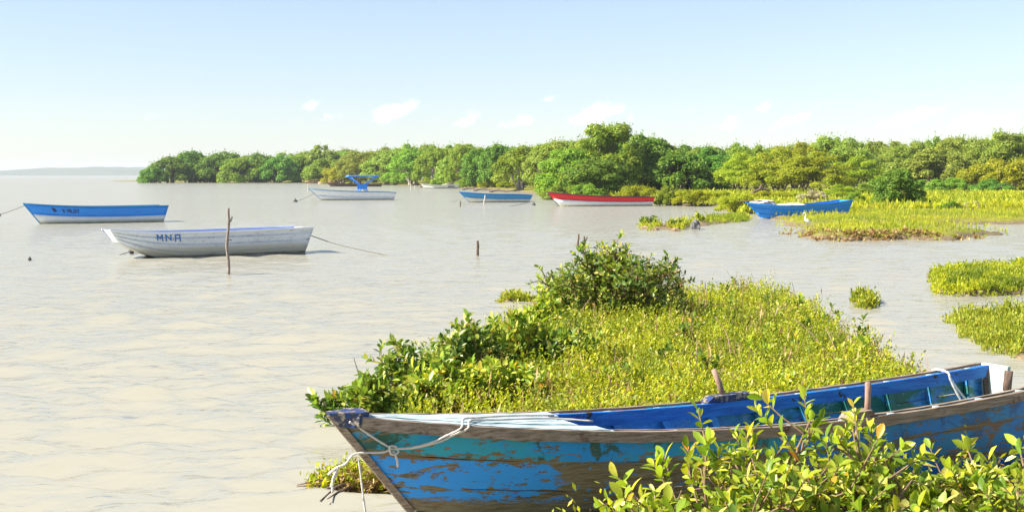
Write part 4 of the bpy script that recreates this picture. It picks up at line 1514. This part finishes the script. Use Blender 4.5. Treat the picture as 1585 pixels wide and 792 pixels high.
# stem post
mb = MB()
pts = [hull.p(0, v, 1) + Vector((-.010, 0, 0)) for v in np.linspace(-.02, 1.0, 10)]
vv, ff = [], []
for p_ in pts:
    for (ex, ey) in ((-.026, -.012), (-.026, .012), (.022, .026), (.022, -.026)):
        vv.append(p_ + Vector((ex, ey, 0)))
for i in range(9):
    for k in range(4):
        k2 = (k + 1) % 4
        ff.append((i * 4 + k, i * 4 + k2, (i + 1) * 4 + k2, (i + 1) * 4 + k))
ff += [(3, 2, 1, 0), (36, 37, 38, 39)]
mb.add(vv, ff)
mb.build('stem_post', M['old_rail'], boat)
# bow cap: breasthook block
mb = MB()
z1 = hull.p(0, 1, 1).z
outl = [(-.036, -.032), (-.036, .032), (.13, .098), (.20, .070), (.20, -.070), (.13, -.098)]
vv = [Vector((x, y, z1 + .020 - .02 * max(0, x))) for x, y in outl] + [Vector((x * .9 + (.06 if x < 0 else 0), y * .98, z1 - .065 - .03 * max(0, x))) for x, y in outl]
ff = [tuple(range(6)), tuple(range(11, 5, -1))] + [(i, 6 + i, 6 + (i + 1) % 6, (i + 1) % 6) for i in range(6)]
mb.add(vv, ff)
mb.build('bow_cap', M['old_bow'], boat)
# foredeck boards running fore and aft
fr = [-1.0, -.52, .02, .55, 1.0]
for i in range(4):
    A, Bq, Cq, Dq = [], [], [], []
    ue = .255 if i > 1 else .262
    for j in range(25):
        u = .026 + (ue + (.02 if i in (0, 3) else 0) - .026) * j / 24
        p_ = hull.p(u, 1, 1, -.012)
        y0, y1 = p_.y * fr[i] + .0015, p_.y * fr[i + 1] - .0015
        zt = p_.z + .008 + .010 * (1 - ((fr[i] + fr[i + 1]) / 2) ** 2)
        A.append(Vector((p_.x, y0, zt - .02)))
        Bq.append(Vector((p_.x, y1, zt - .02)))
        Cq.append(Vector((p_.x, y1, zt + .002 * math.sin(j + i))))
        Dq.append(Vector((p_.x, y0, zt + .002 * math.sin(j * 1.7 + i))))
    strip(A, Bq, Cq, Dq).build('deck_board', M['old_deck'], boat)
# transom: boards with a motor notch
tz = M['old_white']
transom = cross_panel(hull, .992, .02, .36, t=.035).build('transom', tz, boat)
cross_panel(hull, .992, .364, .715, t=.035).build('transom_board', tz, transom)
cross_panel(hull, .992, .719, .99, .40, 1.0, t=.037, top=.02).build('transom_board', tz, transom)
cross_panel(hull, .992, .719, .99, -1.0, -.40, t=.037, top=.02).build('transom_board', tz, transom)
for f in (.40, -.40):
    mb = MB()
    a, b = hull.p(.992, .72, 1), hull.p(.992, 1.0, 1)
    mb.tube([Vector((a.x - .02, a.y * f, a.z + .012)), Vector((b.x - .02, b.y * f, b.z - .02))], .034, 10)
    mb.build('notch_post', M['stake'], transom, True)
for side in (NEAR, FARS):
    mb = MB()
    a, b = hull.p(.985, .1, side, -.055), hull.p(.985, .995, side, -.055)
    mb.tube([a, a.lerp(b, .5), b], .028, 6)
    mb.build('corner_post', M['stake'], boat)
for u in (.42, .72):
    mb = MB()
    p_ = hull.p(u, .42, 1, -.026)
    mb.box((p_.x, 0, p_.z), (.2, p_.y * 2, .03), bev=.006)
    mb.build('thwart', M['old_in'], boat)
# oar rests and their pins
for side, u, zz_, mt in ((FARS, .548, .0, 'stake'), (NEAR, .605, .0, 'stake_pale')):
    p_ = hull.p(u, 1, side, -.03)
    mb = MB()
    ll = .24 if side == FARS else .13
    prof = [(-ll, .008), (-ll * .72, .05), (ll * .72, .058), (ll, .008)]
    vv = []
    for yy in (-.045, .045):
        for (a, h) in prof:
            vv.append(p_ + Vector((a, yy, h)))
    tdir = hull.p(u + .03, 1, side) - hull.p(u - .03, 1, side)
    ff = [(0, 1, 2, 3), (7, 6, 5, 4), (0, 4, 5, 1), (1, 5, 6, 2), (2, 6, 7, 3), (3, 7, 4, 0)]
    sl = tdir.z / tdir.x
    vv = [Vector((q.x, q.y + (q.x - p_.x) * tdir.y / tdir.x, q.z + (q.x - p_.x) * sl)) for q in vv]
    mb.add(vv, ff)
    rest_ = mb.build('oar_rest', M['old_rail'] if side == NEAR else M['old_bow'], boat)
    mb = MB()
    if side == FARS:
        pb, pt = p_ + Vector((-.03, .02, .03)), p_ + Vector((-.10, .05, .235))
        mb.tube([pb, pb.lerp(pt, .5) + Vector((.004, 0, 0)), pt], [.022, .021, .019], 9)
    else:
        pb, pt = p_ + Vector((.085, .0, .0)), p_ + Vector((.092, .0, .235))
        mb.tube([pb, pb.lerp(pt, .5) + Vector((.004, 0, 0)), pt, pt + Vector((0, 0, .008))], [.021, .020, .021, .014], 9)
    mb.build('pin', M['stake_pale'], rest_, True)

# ropes of the old boat
def to_world(pts):
    ct, st_ = math.cos(TH), math.sin(TH)
    return [Vector((-1.0298 + p_[0] * ct - p_[1] * st_, 7.3511 + p_[0] * st_ + p_[1] * ct, p_[2])) for p_ in pts]


def rope(name, label, paths, rad, mat_, cat='rope', n=6, tw=True):
    mb = MB()
    for pts in paths:
        c_ = catmull(pts, 8)
        mb.tube(c_, [rad * (1 + (.14 * math.sin(i * 1.9) if tw else 0)) for i in range(len(c_))], n)
    o = mb.build(name, mat_, smooth=True)
    return tag(o, label, cat)


def hp_(u, v, off=.03):
    return hull.p(u, v, -1, off)


def deck(u, f, dz=.03):
    q_ = hull.p(u, 1, 1)
    return Vector((q_.x, q_.y * f, q_.z + dz))


knot = hp_(.030, .76, .035)
stemf = hull.p(0, .70, 1) + Vector((-.055, -.02, 0))
rope('bow_rope', 'pale rope tied round the bow, draped over the foredeck and knotted', [
    to_world([deck(.285, -.35), deck(.24, -.1, .034), deck(.17, -.45, .034), deck(.135, -.85, .036), hp_(.125, 1.0, .055), hp_(.105, .93, .055), hp_(.085, .86, .05), hp_(.055, .79, .045), knot]),
    to_world([deck(.26, .3), deck(.20, .15, .036), deck(.15, -.3, .036), deck(.128, -.8, .04), hp_(.118, 1.0, .058), hp_(.098, .925, .058), hp_(.075, .845, .052), hp_(.05, .785, .046), knot]),
    to_world([knot + Vector((0, 0, .004)), hp_(.022, .84, .035), hp_(.014, .93, .045), hull.p(.012, 1.0, -1, .05) + Vector((0, 0, -.02))]),
    to_world([knot, hp_(.018, .725, .04), stemf, stemf + Vector((-.06, .0, -.05)), stemf + Vector((-.10, .02, -.07))]),
    to_world([knot + Vector((.02, -.012, .02)), knot + Vector((.035, -.02, -.02)), knot + Vector((-.01, -.025, -.025)), knot + Vector((-.015, -.02, .02)), knot + Vector((.025, -.018, .015))]),
    to_world([knot + Vector((.01, -.01, -.01)), knot + Vector((.03, -.012, -.06)), knot + Vector((.038, -.008, -.11))]),
], .0068, M['rope'])
e_ = to_world([stemf + Vector((-.10, .02, -.07))])[0]
rope('rope_tail', 'frayed rope end hanging off the stem of the old boat', [
    [e_, e_ + Vector((-.03, .0, -.07)), e_ + Vector((-.035, 0, -.15))], [e_, e_ + Vector((-.02, .01, -.06)), e_ + Vector((-.045, 0, -.12))],
    [e_, e_ + Vector((-.03, .0, -.02)), e_ + Vector((-.06, .02, -.05))]], .008, M['rope'])
e2 = to_world([stemf + Vector((.02, .0, -.04))])[0]
rope('mooring_line', 'thin mooring line hanging straight from the bow of the old boat into the water', [[e2, e2 + Vector((.03, .03, -.3)), e2 + Vector((.07, .06, -.62)), e2 + Vector((.10, .1, -.85))]], .006, M['rope'])
w1 = hull.p(.905, 1.0, 1, .0) + Vector((0, 0, .022))
rope('stern_rope', 'white rope hanging over the far rail inside the stern of the old boat', [
    to_world([w1 + Vector((-.02, .05, -.10)), w1 + Vector((-.01, .045, -.02)), w1, w1 + Vector((.005, -.11, -.01)), w1 + Vector((.03, -.125, -.08)), w1 + Vector((.12, -.16, -.26)), w1 + Vector((.2, -.25, -.44))]),
    to_world([w1 + Vector((.03, -.125, -.07)), w1 + Vector((.1, -.14, -.16)), w1 + Vector((.17, -.17, -.25)), w1 + Vector((.30, -.25, -.42))])], .0095, M['rope_white'])


# ---- the moored skiffs
def skiff(name, label, xb, xs, ywl, phi, hullargs, bands, inside, railm, transm, extra=None, bowpx=None, ptype='v', thw=(.3, .55, .8), heel=0.0, zoff=0.0, ribs=0, rails=.03, fit=.985):
    """xb, xs: photograph columns of bow and stern tops; ywl: row of the waterline amidships"""
    xc = (xb + xs) / 2
    c_ = PX(xc, ywl)
    al = math.atan((xc - 792.5) / FPX)
    L = abs(xs - xb) / FPX * c_.y / math.cos(al) / max(.3, math.cos(phi + al)) * math.cos(al) * fit
    h = Hull(L, **hullargs)
    root = empty(name, (c_.x - math.cos(phi) * L / 2, c_.y - math.sin(phi) * L / 2, zoff), phi)
    root.rotation_euler = (heel, 0, phi)
    tag(root, label, 'boat')
    for side in (-1, 1):
        for i, (v0, v1, mt) in enumerate(bands):
            plank(h, v0, v1 - .003, side, t=.025, nu=32, nv=3, lap=.0035, seed=i).build('hull_plank', [mt, inside], root, True)
        rail(h, side, -.030, rails, -.03, .018, .0, 1.0, 30).build('rail', railm, root)
    bottom(h, 30).build('bottom_board', bands[0][2], root)
    cross_panel(h, .996, .0, .98, t=.04).build('transom', transm, root)
    if h.b0 > 0:
        cross_panel(h, .004, .0, 1.0, t=-.04).build('bow_board', transm, root)
    else:
        mb = MB()
        mb.tube([h.p(0, v, 1) + Vector((.0, 0, 0)) for v in np.linspace(0, 1, 8)], .028, 6)
        mb.build('stem_post', railm, root)
    for u in thw:
        mb = MB()
        p_ = h.p(u, .68, 1, -.03)
        mb.box((p_.x, 0, p_.z), (.24, p_.y * 2, .035), bev=.006)
        mb.build('thwart', inside, root)
    return root, h


ALG = (.035, .045, .030)
YEL = (.42, .33, .07)
P_white = paint('paint_white', (.72, .74, .74), .22, [(.02, .20, (.45, .40, .22)), (-.04, .07, ALG)])
P_white2 = paint('paint_white_dirty', (.62, .65, .66), .35, [(.14, .40, (.40, .36, .22)), (.0, .12, (.06, .05, .035))], chips=.4)
P_blue = paint('paint_blue', (.02, .25, .78), .2)
P_blue2 = paint('paint_blue_deep', (.03, .19, .60), .25)
P_teal = paint('paint_teal', (.03, .24, .48), .25)
P_red = paint('paint_red', (.62, .018, .022), .15)
P_dark = paint('paint_dark_trim', (.05, .06, .08), .2)
P_lb = paint('paint_light_blue', (.30, .52, .72), .2)
P_in = paint('paint_inside', (.45, .60, .68), .3)
P_inb = paint('paint_inside_blue', (.02, .16, .70), .1)
P_grey = paint('paint_grey', (.42, .44, .40), .4, [(.0, .12, ALG)])
P_brown = wood_mat('dark_boat_wood', (.035, .025, .02), (.12, .085, .06), (2, 12, 12), .8, .3)
P_cream = paint('paint_cream', (.60, .60, .50), .3, [(.0, .14, (.25, .24, .16))])
P_let = paint('letter_blue', (.01, .13, .42), .0)
P_letd = paint('letter_dark', (.012, .02, .09), .0)
P_bbow = paint('paint_bright_blue', (.018, .26, .82), .22, chips=.2)

b1, h1 = skiff('blue_white_skiff', 'blue and white skiff with dark lettering, moored farthest out in the bay', 40, 257, 344.5, R(34),
               dict(B=1.62, zb=.98, zm=.78, zs=.80, um=.6, k=.75, ub=.5, st=.12, rb=.85, rs=.26, flare=.66, zbot=-.22, rock=.12), [(0, .52, P_white), (.52, 1, P_blue)], P_lb, P_teal, P_lb, fit=.955)
LET = {'M': [[(0, 0), (0, 1), (.5, .35), (1, 1), (1, 0)]], 'N': [[(0, 0), (0, 1), (1, .15), (1, 1)]], 'A': [[(0, 0), (.05, 1), (.95, 1), (1, 0)], [(.03, .45), (.97, .45)]],
       'V': [[(0, 1), (.5, 0), (1, 1)]], 'I': [[(.5, 0), (.5, 1)]], 'L': [[(0, 1), (0, 0), (1, 0)]], 'D': [[(0, 0), (0, 1), (.7, .9), (1, .5), (.7, .1), (0, 0)]],
       'Y': [[(0, 1), (.5, .5), (1, 1)], [(.5, .5), (.5, 0)]], 'B': [[(0, 0), (0, 1), (.8, .8), (0, .5), (1, .25), (0, 0)]]}


def word(h, root, txt, us, v0, v1, du, w, mt):
    for ch, u in zip(txt, us):
        decal(h, -1, u, u + du, v0, v1, LET[ch], w, mt, root)


word(h1, b1, 'B', [.165], .72, .86, .018, .05, P_letd)
word(h1, b1, 'VIALDY', [.225, .247, .266, .285, .304, .324], .70, .84, .014, .035, P_letd)

b2, h2 = skiff('white_punt', 'weathered white plank punt with a square bow and blue letters', 168, 482, 394.5, R(33),
               dict(B=1.45, zb=.80, zm=.70, zs=.76, um=.26, k=.7, ub=.42, st=.10, b0=.55, rb=.24, rs=.26, flare=.72, zbot=-.16, rock=.62, rocks=.05, bulge=.015),
               [(0, .34, P_white2), (.34, .60, P_white2), (.60, .82, P_white2), (.82, 1, P_white2)], P_inb, P_white, P_white, fit=.955)
word(h2, b2, 'MNA', [.205, .245, .289], .71, .92, .023, .036, P_let)

b3, h3 = skiff('white_skiff', 'long white skiff carrying a blue shade frame', 478, 612, 309.5, R(18),
               dict(B=1.7, zb=1.08, zm=.78, zs=.70, um=.75, k=.7, ub=.45, st=.10, rb=1.3, rs=.25, flare=.64, zbot=-.22, rock=.14), [(0, .45, P_white), (.45, 1, P_white)], P_in, P_teal, P_white)
# blue shade frame: crossed struts and a flat top
fx = .62 * h3.L
mb = MB()
sub = []
for sy in (-.55, .55):
    for sx in (-1, 1):
        mb = MB()
        mb.tube([Vector((fx - .62 * sx, sy, .62)), Vector((fx, sy, 1.22)), Vector((fx + 1.25 * sx, sy, 2.12))], .045, 8)
        mb.build('frame_strut', P_blue, b3, True)
    mb = MB()
    mb.tube([Vector((fx - 1.42, sy, 2.16)), Vector((fx - 1.25, sy, 2.20)), Vector((fx, sy, 2.22)), Vector((fx + 1.25, sy, 2.20)), Vector((fx + 1.42, sy, 2.16))], .055, 8)
    mb.build('frame_rail', P_blue, b3, True)
    mb = MB()
    mb.box((fx, sy, 1.22), (.72, .05, .42), bev=.01)
    mb.build('frame_plate', P_blue, b3)
for sx in (-1.42, 1.42):
    mb = MB()
    mb.tube([Vector((fx + sx, -.6, 2.16)), Vector((fx + sx, .6, 2.16))], .05, 8)
    mb.build('frame_rail', P_blue, b3, True)
mb = MB()
mb.box((fx, 0, 2.26), (2.8, 1.16, .035), bev=.01)
mb.build('shade_top', P_lb, b3)

skiff('dark_skiff', 'long low dark wooden skiff lying along the shore behind the blue frame', 506, 592, 288.6, R(4),
      dict(B=1.9, zb=.72, zm=.50, zs=.60, um=.6, k=.8, ub=.5, st=.15, rb=.9, rs=.3, flare=.64, zbot=-.2, rock=.1), [(0, .5, P_brown), (.5, 1, P_brown)], P_brown, P_brown, P_brown)
b5, h5 = skiff('grey_skiff', 'small grey green skiff moored close under the bare limbed trees', 650, 711, 291.8, R(2),
               dict(B=1.7, zb=.86, zm=.60, zs=.74, um=.6, k=.8, ub=.5, st=.12, rb=.9, rs=.2, flare=.64, zbot=-.2, rock=.1), [(0, .5, P_grey), (.5, 1, P_cream)], P_grey, P_grey, P_grey)
decal(h5, -1, .72, .88, .62, .72, [[(0, .5), (1, .5)]], .16, P_letd, b5, 'name_stripe')
b6, h6 = skiff('teal_skiff', 'blue skiff with a pale bottom, moored behind two stakes', 710, 822, 313, R(16),
               dict(B=1.6, zb=.92, zm=.68, zs=.62, um=.7, k=.75, ub=.48, st=.12, rb=1.05, rs=.32, flare=.64, zbot=-.22, rock=.12), [(0, .55, P_cream), (.55, 1, P_teal)], P_in, P_blue2, P_blue2)
b7, h7 = skiff('red_white_skiff', 'long skiff with a red upper side, white bottom and dark rail', 846, 1010, 318.8, R(14),
               dict(B=1.75, zb=1.08, zm=.70, zs=.68, um=.82, k=.72, ub=.48, st=.12, rb=1.05, rs=.16, flare=.66, zbot=-.22, rock=.12), [(0, .56, P_white), (.56, 1, P_red)], P_in, P_dark, P_white)
b8, h8 = skiff('bright_blue_boat', 'bright blue open boat grounded on the marsh, loaded with pale nets', 1156, 1310, 338, R(14),
               dict(B=1.55, zb=.86, zm=.70, zs=.98, um=.36, k=.7, ub=.45, st=.12, b0=.12, rb=.85, rs=.16, flare=.62, zbot=-.05, rock=.10, rocks=.24), [(0, .30, P_bbow), (.30, .70, P_bbow), (.70, 1, P_bbow)], P_bbow, P_bbow, P_bbow)
cb = Vector(b8.location)


def on_boat8(x, y, z):
    a = R(14)
    return Vector((cb.x + x * math.cos(a) - y * math.sin(a), cb.y + x * math.sin(a) + y * math.cos(a), z))


def lump(name, label, cat, c0, dims, seed, mat_, n=22, rough_=.18, rz=0.0):
    r = random.Random(seed)
    mb = MB()
    vv, ff = [], []
    na, nb_ = n, n // 2
    for i in range(nb_ + 1):
        th = math.pi * i / nb_
        for j in range(na):
            ph = 2 * math.pi * j / na
            d = 1 + rough_ * (math.sin(3 * ph + seed) * math.sin(2 * th + seed) + .7 * math.sin(5 * ph + 2 * seed + 3 * th) + .5 * math.sin(9 * ph - 7 * th + seed)) * math.sin(th) + rough_ * .4 * r.uniform(-1, 1) * math.sin(th)
            x, y, z = dims[0] * d * math.sin(th) * math.cos(ph), dims[1] * d * math.sin(th) * math.sin(ph), dims[2] * d * math.cos(th)
            vv.append((x * math.cos(rz) - y * math.sin(rz), x * math.sin(rz) + y * math.cos(rz), z))
    for i in range(nb_):
        for j in range(na):
            j2 = (j + 1) % na
            ff.append((i * na + j, (i + 1) * na + j, (i + 1) * na + j2, i * na + j2))
    mb.add(vv, ff)
    o = mb.build(name, mat_)
    o.location = c0
    return tag(o, label, cat)


lump('fishing_net', 'pale bundled fishing net heaped in the bow of the bright blue boat', 'net', on_boat8(.95, 0, .80), (.75, .34, .20), 3, M['net'], rz=R(14))
lump('fishing_net', 'lower pale net heap amidships in the bright blue boat', 'net', on_boat8(2.7, 0, .66), (.85, .45, .16), 8, M['net'], rz=R(14))
mb = MB()
mb.tube([on_boat8(-.35, -.1, .93), on_boat8(.5, -.22, .97), on_boat8(1.5, -.35, .86)], .028, 7)
tag(mb.build('pole', M['stake'], smooth=True), 'dark pole lying across the bow of the bright blue boat', 'pole')

# ------------------------------------------------------------------ stakes, lines, floats
def stake(x, ytop, ybot, wpx, label, mt='stake', lean=0.0, fork=False, kink=True):
    b_ = PX(x + lean, ybot)
    t_ = PD(x, ytop, b_.y)
    rad = wpx / FPX * b_.y / 2
    mb = MB()
    b_.z = -.4
    k = (t_ - b_).length
    pts = [b_, b_.lerp(t_, .3) + Vector((.03 * k * .4, 0, 0)), b_.lerp(t_, .55) + Vector((-.012 * k, 0, 0)), b_.lerp(t_, .8) + Vector((.008 * k, 0, 0)), t_]
    c_ = catmull(pts, 3)
    mb.tube(c_, [rad * (1.1 - .25 * i / len(c_)) * (1 + .1 * math.sin(i * 2.2)) for i in range(len(c_))], 8)
    if fork:
        q_ = b_.lerp(t_, .82)
        mb.tube([q_, q_ + Vector((rad * 1.8, 0, rad * 1.5)), q_ + Vector((rad * 2.8, 0, rad * 4.2))], [rad * .7, rad * .6, rad * .5], 6)
        q_ = b_.lerp(t_, .62)
        mb.tube([q_, q_ + Vector((rad * 2.6, 0, .0))], [rad * .5, rad * .4], 6)
    return tag(mb.build('mooring_stake', M[mt], smooth=True), label, 'stake')


stake(353, 322, 425, 4.8, 'tall bare stake standing before the white punt', 'stake_mid', -1, True)
stake(739, 372.5, 396, 4.6, 'short dark stake standing alone in open water', 'stake', 1.5)
stake(895.5, 362, 381, 3.2, 'leaning dark stake beside the forked one off the round shrub', 'stake', -2)
stake(904, 366, 388, 3.4, 'thin forked stake off the round shrub', 'stake', 1.5, True)
stake(712.6, 311, 320, 2.0, 'short dark stake before the bow of the teal skiff', 'stake')
stake(751, 302, 316.5, 2.0, 'pale leaning stake before the side of the teal skiff', 'pole_grey', -3)
stake(636, 285, 294, 1.4, 'thin stake in the shallows near the grey skiff', 'pole_grey')
stake(642.5, 287, 292, 1.4, 'shorter thin stake in the shallows near the grey skiff', 'pole_grey')
stake(477, 285, 296, 1.6, 'thin stake beside the bow of the white skiff', 'pole_grey')


def line(label, pts, rad=.012, floats=()):
    o = rope('mooring_line', label, [pts], rad, M['rope_dark'], n=5, tw=False)
    return o


def bow_of(root, h, v=.8):
    a = root.rotation_euler.z
    p_ = h.p(0, v, 1)
    return Vector((root.location.x + p_.x * math.cos(a), root.location.y + p_.x * math.sin(a), p_.z))


def buoy(x, y, label, s=.16):
    p_ = PX(x, y)
    mb = MB()
    mb.tube([Vector((0, 0, -.9 * s)), Vector((0, 0, -.7 * s)), Vector((0, 0, 0)), Vector((0, 0, .7 * s)), Vector((0, 0, .95 * s)), Vector((.1 * s, 0, 1.5 * s))],
            [.3 * s, .75 * s, 1.0 * s, .75 * s, .25 * s, .2 * s], 12)
    o = mb.build('mooring_float', M['float'], smooth=True)
    o.location = (p_.x, p_.y, .02)
    return tag(o, label, 'float')


q1 = bow_of(b1, h1, .9)
line('mooring line running from the bow of the blue and white skiff into the bay', [q1, q1 + Vector((-.9, -.2, -.35)), q1 + Vector((-2.2, -.6, -.72)), q1 + Vector((-4.2, -1.2, -1.15))], .014)
lump('mooring_float', 'dark float hanging on the line of the blue and white skiff', 'float', q1 + Vector((-1.15, -.27, -.45)), (.12, .1, .09), 5, M['float'], 10)
q2 = bow_of(b2, h2, .0)
line('short mooring line from under the square bow of the white punt', [PX(206, 391) + Vector((0, 0, .06)), PX(190, 394) + Vector((0, 0, .02)), PX(166, 399) + Vector((0, 0, -.04))], .012)
lump('mooring_float', 'dark float under the square bow of the white punt', 'float', PX(204, 392) + Vector((0, 0, .06)), (.09, .08, .07), 6, M['float'], 10)
st2 = Vector((b2.location.x, b2.location.y, 0)) + Vector((math.cos(R(33)), math.sin(R(33)), 0)) * h2.L
e3 = PX(617, 396)
line('long thin line sagging from the stern of the white punt to the open water', [st2 + Vector((0, 0, .55)), st2.lerp(e3, .3) + Vector((0, 0, .30)), st2.lerp(e3, .6) + Vector((0, 0, .13)), e3 + Vector((0, 0, -.05))], .013)
q3 = bow_of(b3, h3, .6)
e3 = PX(458, 312)
line('mooring line from the bow of the white skiff to its float', [q3, q3.lerp(e3, .5) + Vector((0, 0, -.05)), e3 + Vector((0, 0, .02))], .016)
buoy(457, 312.5, 'dark float beyond the bow of the white skiff', .2)
q7 = bow_of(b7, h7, .7)
e3 = PX(770, 321)
line('mooring line running low over the water from the bow of the red skiff', [q7, PX(824, 313) + Vector((0, 0, .12)), PX(800, 318) + Vector((0, 0, .03)), e3 + Vector((0, 0, -.05))], .016)
buoy(826, 317.5, 'dark float between the teal and the red skiffs', .16)
q6 = bow_of(b6, h6, .5)
line('pale mooring line from the bow of the teal skiff', [q6, q6.lerp(PX(697, 312), .5) + Vector((0, 0, -.08)), PX(697, 312.5) + Vector((0, 0, -.02))], .012)
buoy(46, 402, 'tiny dark float drifting before the square bow of the white punt', .05)

# ------------------------------------------------------------------ rocks, driftwood, egret
pr = PX(1077, 355)
mb = MB()
lump('rock', 'dark pointed rock on the low spit', 'rock', (pr.x, pr.y, .12), (.20, .18, .30), 4, M['rock'], 12, .22)
for i, (x, y, s_) in enumerate([(1012, 356, .16), (1030, 352, .2), (1046, 357, .13), (1000, 354, .15), (1060, 348, .16), (1085, 347, .13)]):
    p_ = PX(x, y)
    lump('stone', 'small brown stone among the plants of the low spit', 'stone', (p_.x, p_.y, .03), (s_ * 1.5, s_, s_ * .7), 11 + i, M['dead'], 10, .2)['group'] = 'stones of the low spit'
for (x, y, H_, rx, sd, lab) in [(1010, 352, .62, .5, 161, 'round green seedling bush at the tip of the low spit'), (1046, 354, .42, .4, 162, 'dry brown green seedling bush beside the pointed rock'),
                                (1078, 346, .55, .5, 163, 'sparse green seedling bush behind the pointed rock')]:
    p_ = PX(x, y)
    shrub('spit_shrub', lab, (p_.x, p_.y, .0), H_, rx, rx, 40, .13, 'leaf_shrub_dark' if sd != 163 else 'leaf_shrub', sd, nparts=60, core=260, stem_r=.012)

# fallen limbs on the shore
def limb(name, label, pts, r0, r1, mt='bark', twigs=()):
    mb = MB()
    c_ = catmull(pts, 5)
    mb.tube(c_, [r0 + (r1 - r0) * i / (len(c_) - 1) * (1 + .1 * math.sin(i * 2)) for i in range(len(c_))], 8)
    for (i, d, rr2) in twigs:
        b_ = c_[i]
        mb.tube(catmull([b_, b_ + Vector(d) * .5 + Vector((0, 0, .1)), b_ + Vector(d)], 4), list(np.linspace(rr2, rr2 * .4, 9)), 6)
    return tag(mb.build(name, M[mt], smooth=True), label, 'driftwood')


a_ = PX(800, 296)
limb('leaning_trunk', 'thick twisted bare trunk leaning out from the shore behind the teal skiff', [a_ + Vector((-.3, 0, -.2)), a_ + Vector((.6, 0, .6)), a_ + Vector((1.2, .1, 1.9)), a_ + Vector((2.2, .2, 2.5)), a_ + Vector((3.4, .3, 3.2))], .36, .14, 'bark',
     [(6, (1.6, 0, .2), .14), (10, (1.5, 0, -.5), .10), (12, (.3, 0, 1.4), .1)])
a_ = PX(700, 290)
limb('leaning_trunk', 'grey twisted trunk bending over the shore beyond the grey skiff', [a_ + Vector((-3, 0, .0)), a_ + Vector((-1, 0, .5)), a_ + Vector((1, 0, 1.4)), a_ + Vector((1.6, 0, 3.2)), a_ + Vector((3.4, 0, 4.6))], .3, .12, 'bark_pale', [(8, (-1.6, 0, 1.9), .12)])
a_ = PX(640, 287)
limb('leaning_trunk', 'dark forked trunk rising from the shore near the thin stakes', [a_ + Vector((1.2, 0, -.1)), a_ + Vector((.4, 0, 1.2)), a_ + Vector((-.6, 0, 2.6)), a_ + Vector((-2.6, 0, 3.9))], .32, .12, 'bark', [(5, (.4, 0, 2.6), .14), (9, (-1.8, 0, .3), .1)])
a_ = PX(1172, 318)
limb('driftwood', 'black snag of dead wood sticking up behind the bow of the blue boat', [a_ + Vector((-.9, 0, .3)), a_ + Vector((-.3, 0, 1.0)), a_ + Vector((.5, 0, 1.25)), a_ + Vector((1.0, 0, .9)), a_ + Vector((1.5, 0, .5))], .10, .07, 'stake', [(8, (.2, 0, .35), .12), (10, (-.3, 0, -.6), .07), (4, (-.5, 0, -.5), .05)])
for i, (x, y, w) in enumerate([(730, 294, 1.6), (752, 295.5, 2.0), (776, 297.5, 1.8), (690, 291.5, 1.5), (660, 290, 1.4)]):
    a_ = PX(x, y)
    limb('driftwood', 'dark root lying along the waterline under the shore trees', [a_ + Vector((-w, 0, .0)), a_ + Vector((-w * .3, .2, .28)), a_ + Vector((w * .4, 0, .15)), a_ + Vector((w, .1, .3))], .16, .08, 'bark')['group'] = 'roots along the waterline'
for i, (x, y, s_) in enumerate([(496, 283.4, .6), (486, 283.6, .5), (512, 284.4, .65)]):
    p_ = PX(x, y)
    lump('sand_bank', 'low brown sandy bank at the gap in the wooded point', 'bank', (p_.x, p_.y + 2, .2), (5.5 * s_, 3, 1.3 * s_), 30 + i, M['dead'], 16, .15)['group'] = 'sandy banks of the gap'

# the wading egret
pe = PX(1248, 352, .2)
er = empty('egret', (pe.x, pe.y, gz(pe.x, pe.y)), 0)
tag(er, 'slender white egret standing in the marsh grass before the blue boat', 'bird')
mw = NT('white_feathers')
mw.principled(mw.ramp(mw.noise(mw.coord('Object', (30, 30, 30)), 2, 4), [(.3, (.74, .74, .72)), (.7, (.86, .86, .85))]), .8, .2)
M['feather'] = mw.mat
mb = MB()
path = [(.20, 0, .22), (.14, 0, .26), (.06, 0, .31), (-.02, 0, .36), (-.06, 0, .41), (-.055, 0, .46), (-.03, 0, .52), (-.03, 0, .58), (-.05, 0, .62), (-.08, 0, .635), (-.11, 0, .63), (-.14, 0, .622), (-.20, 0, .61)]
mb.tube([Vector(q_) for q_ in path], [.006, .045, .068, .060, .034, .022, .018, .018, .022, .024, .016, .008, .002], 10)
mb.build('body', M['feather'], er, True)
mb = MB()
for sy in (-.028, .028):
    mb = MB()
    mb.tube([Vector((.05, sy, .28)), Vector((.06, sy, .14)), Vector((.05, sy, .0)), Vector((.0, sy, -.01))], [.009, .007, .006, .004], 6)
    mb.build('leg', M['stake'], er, True)
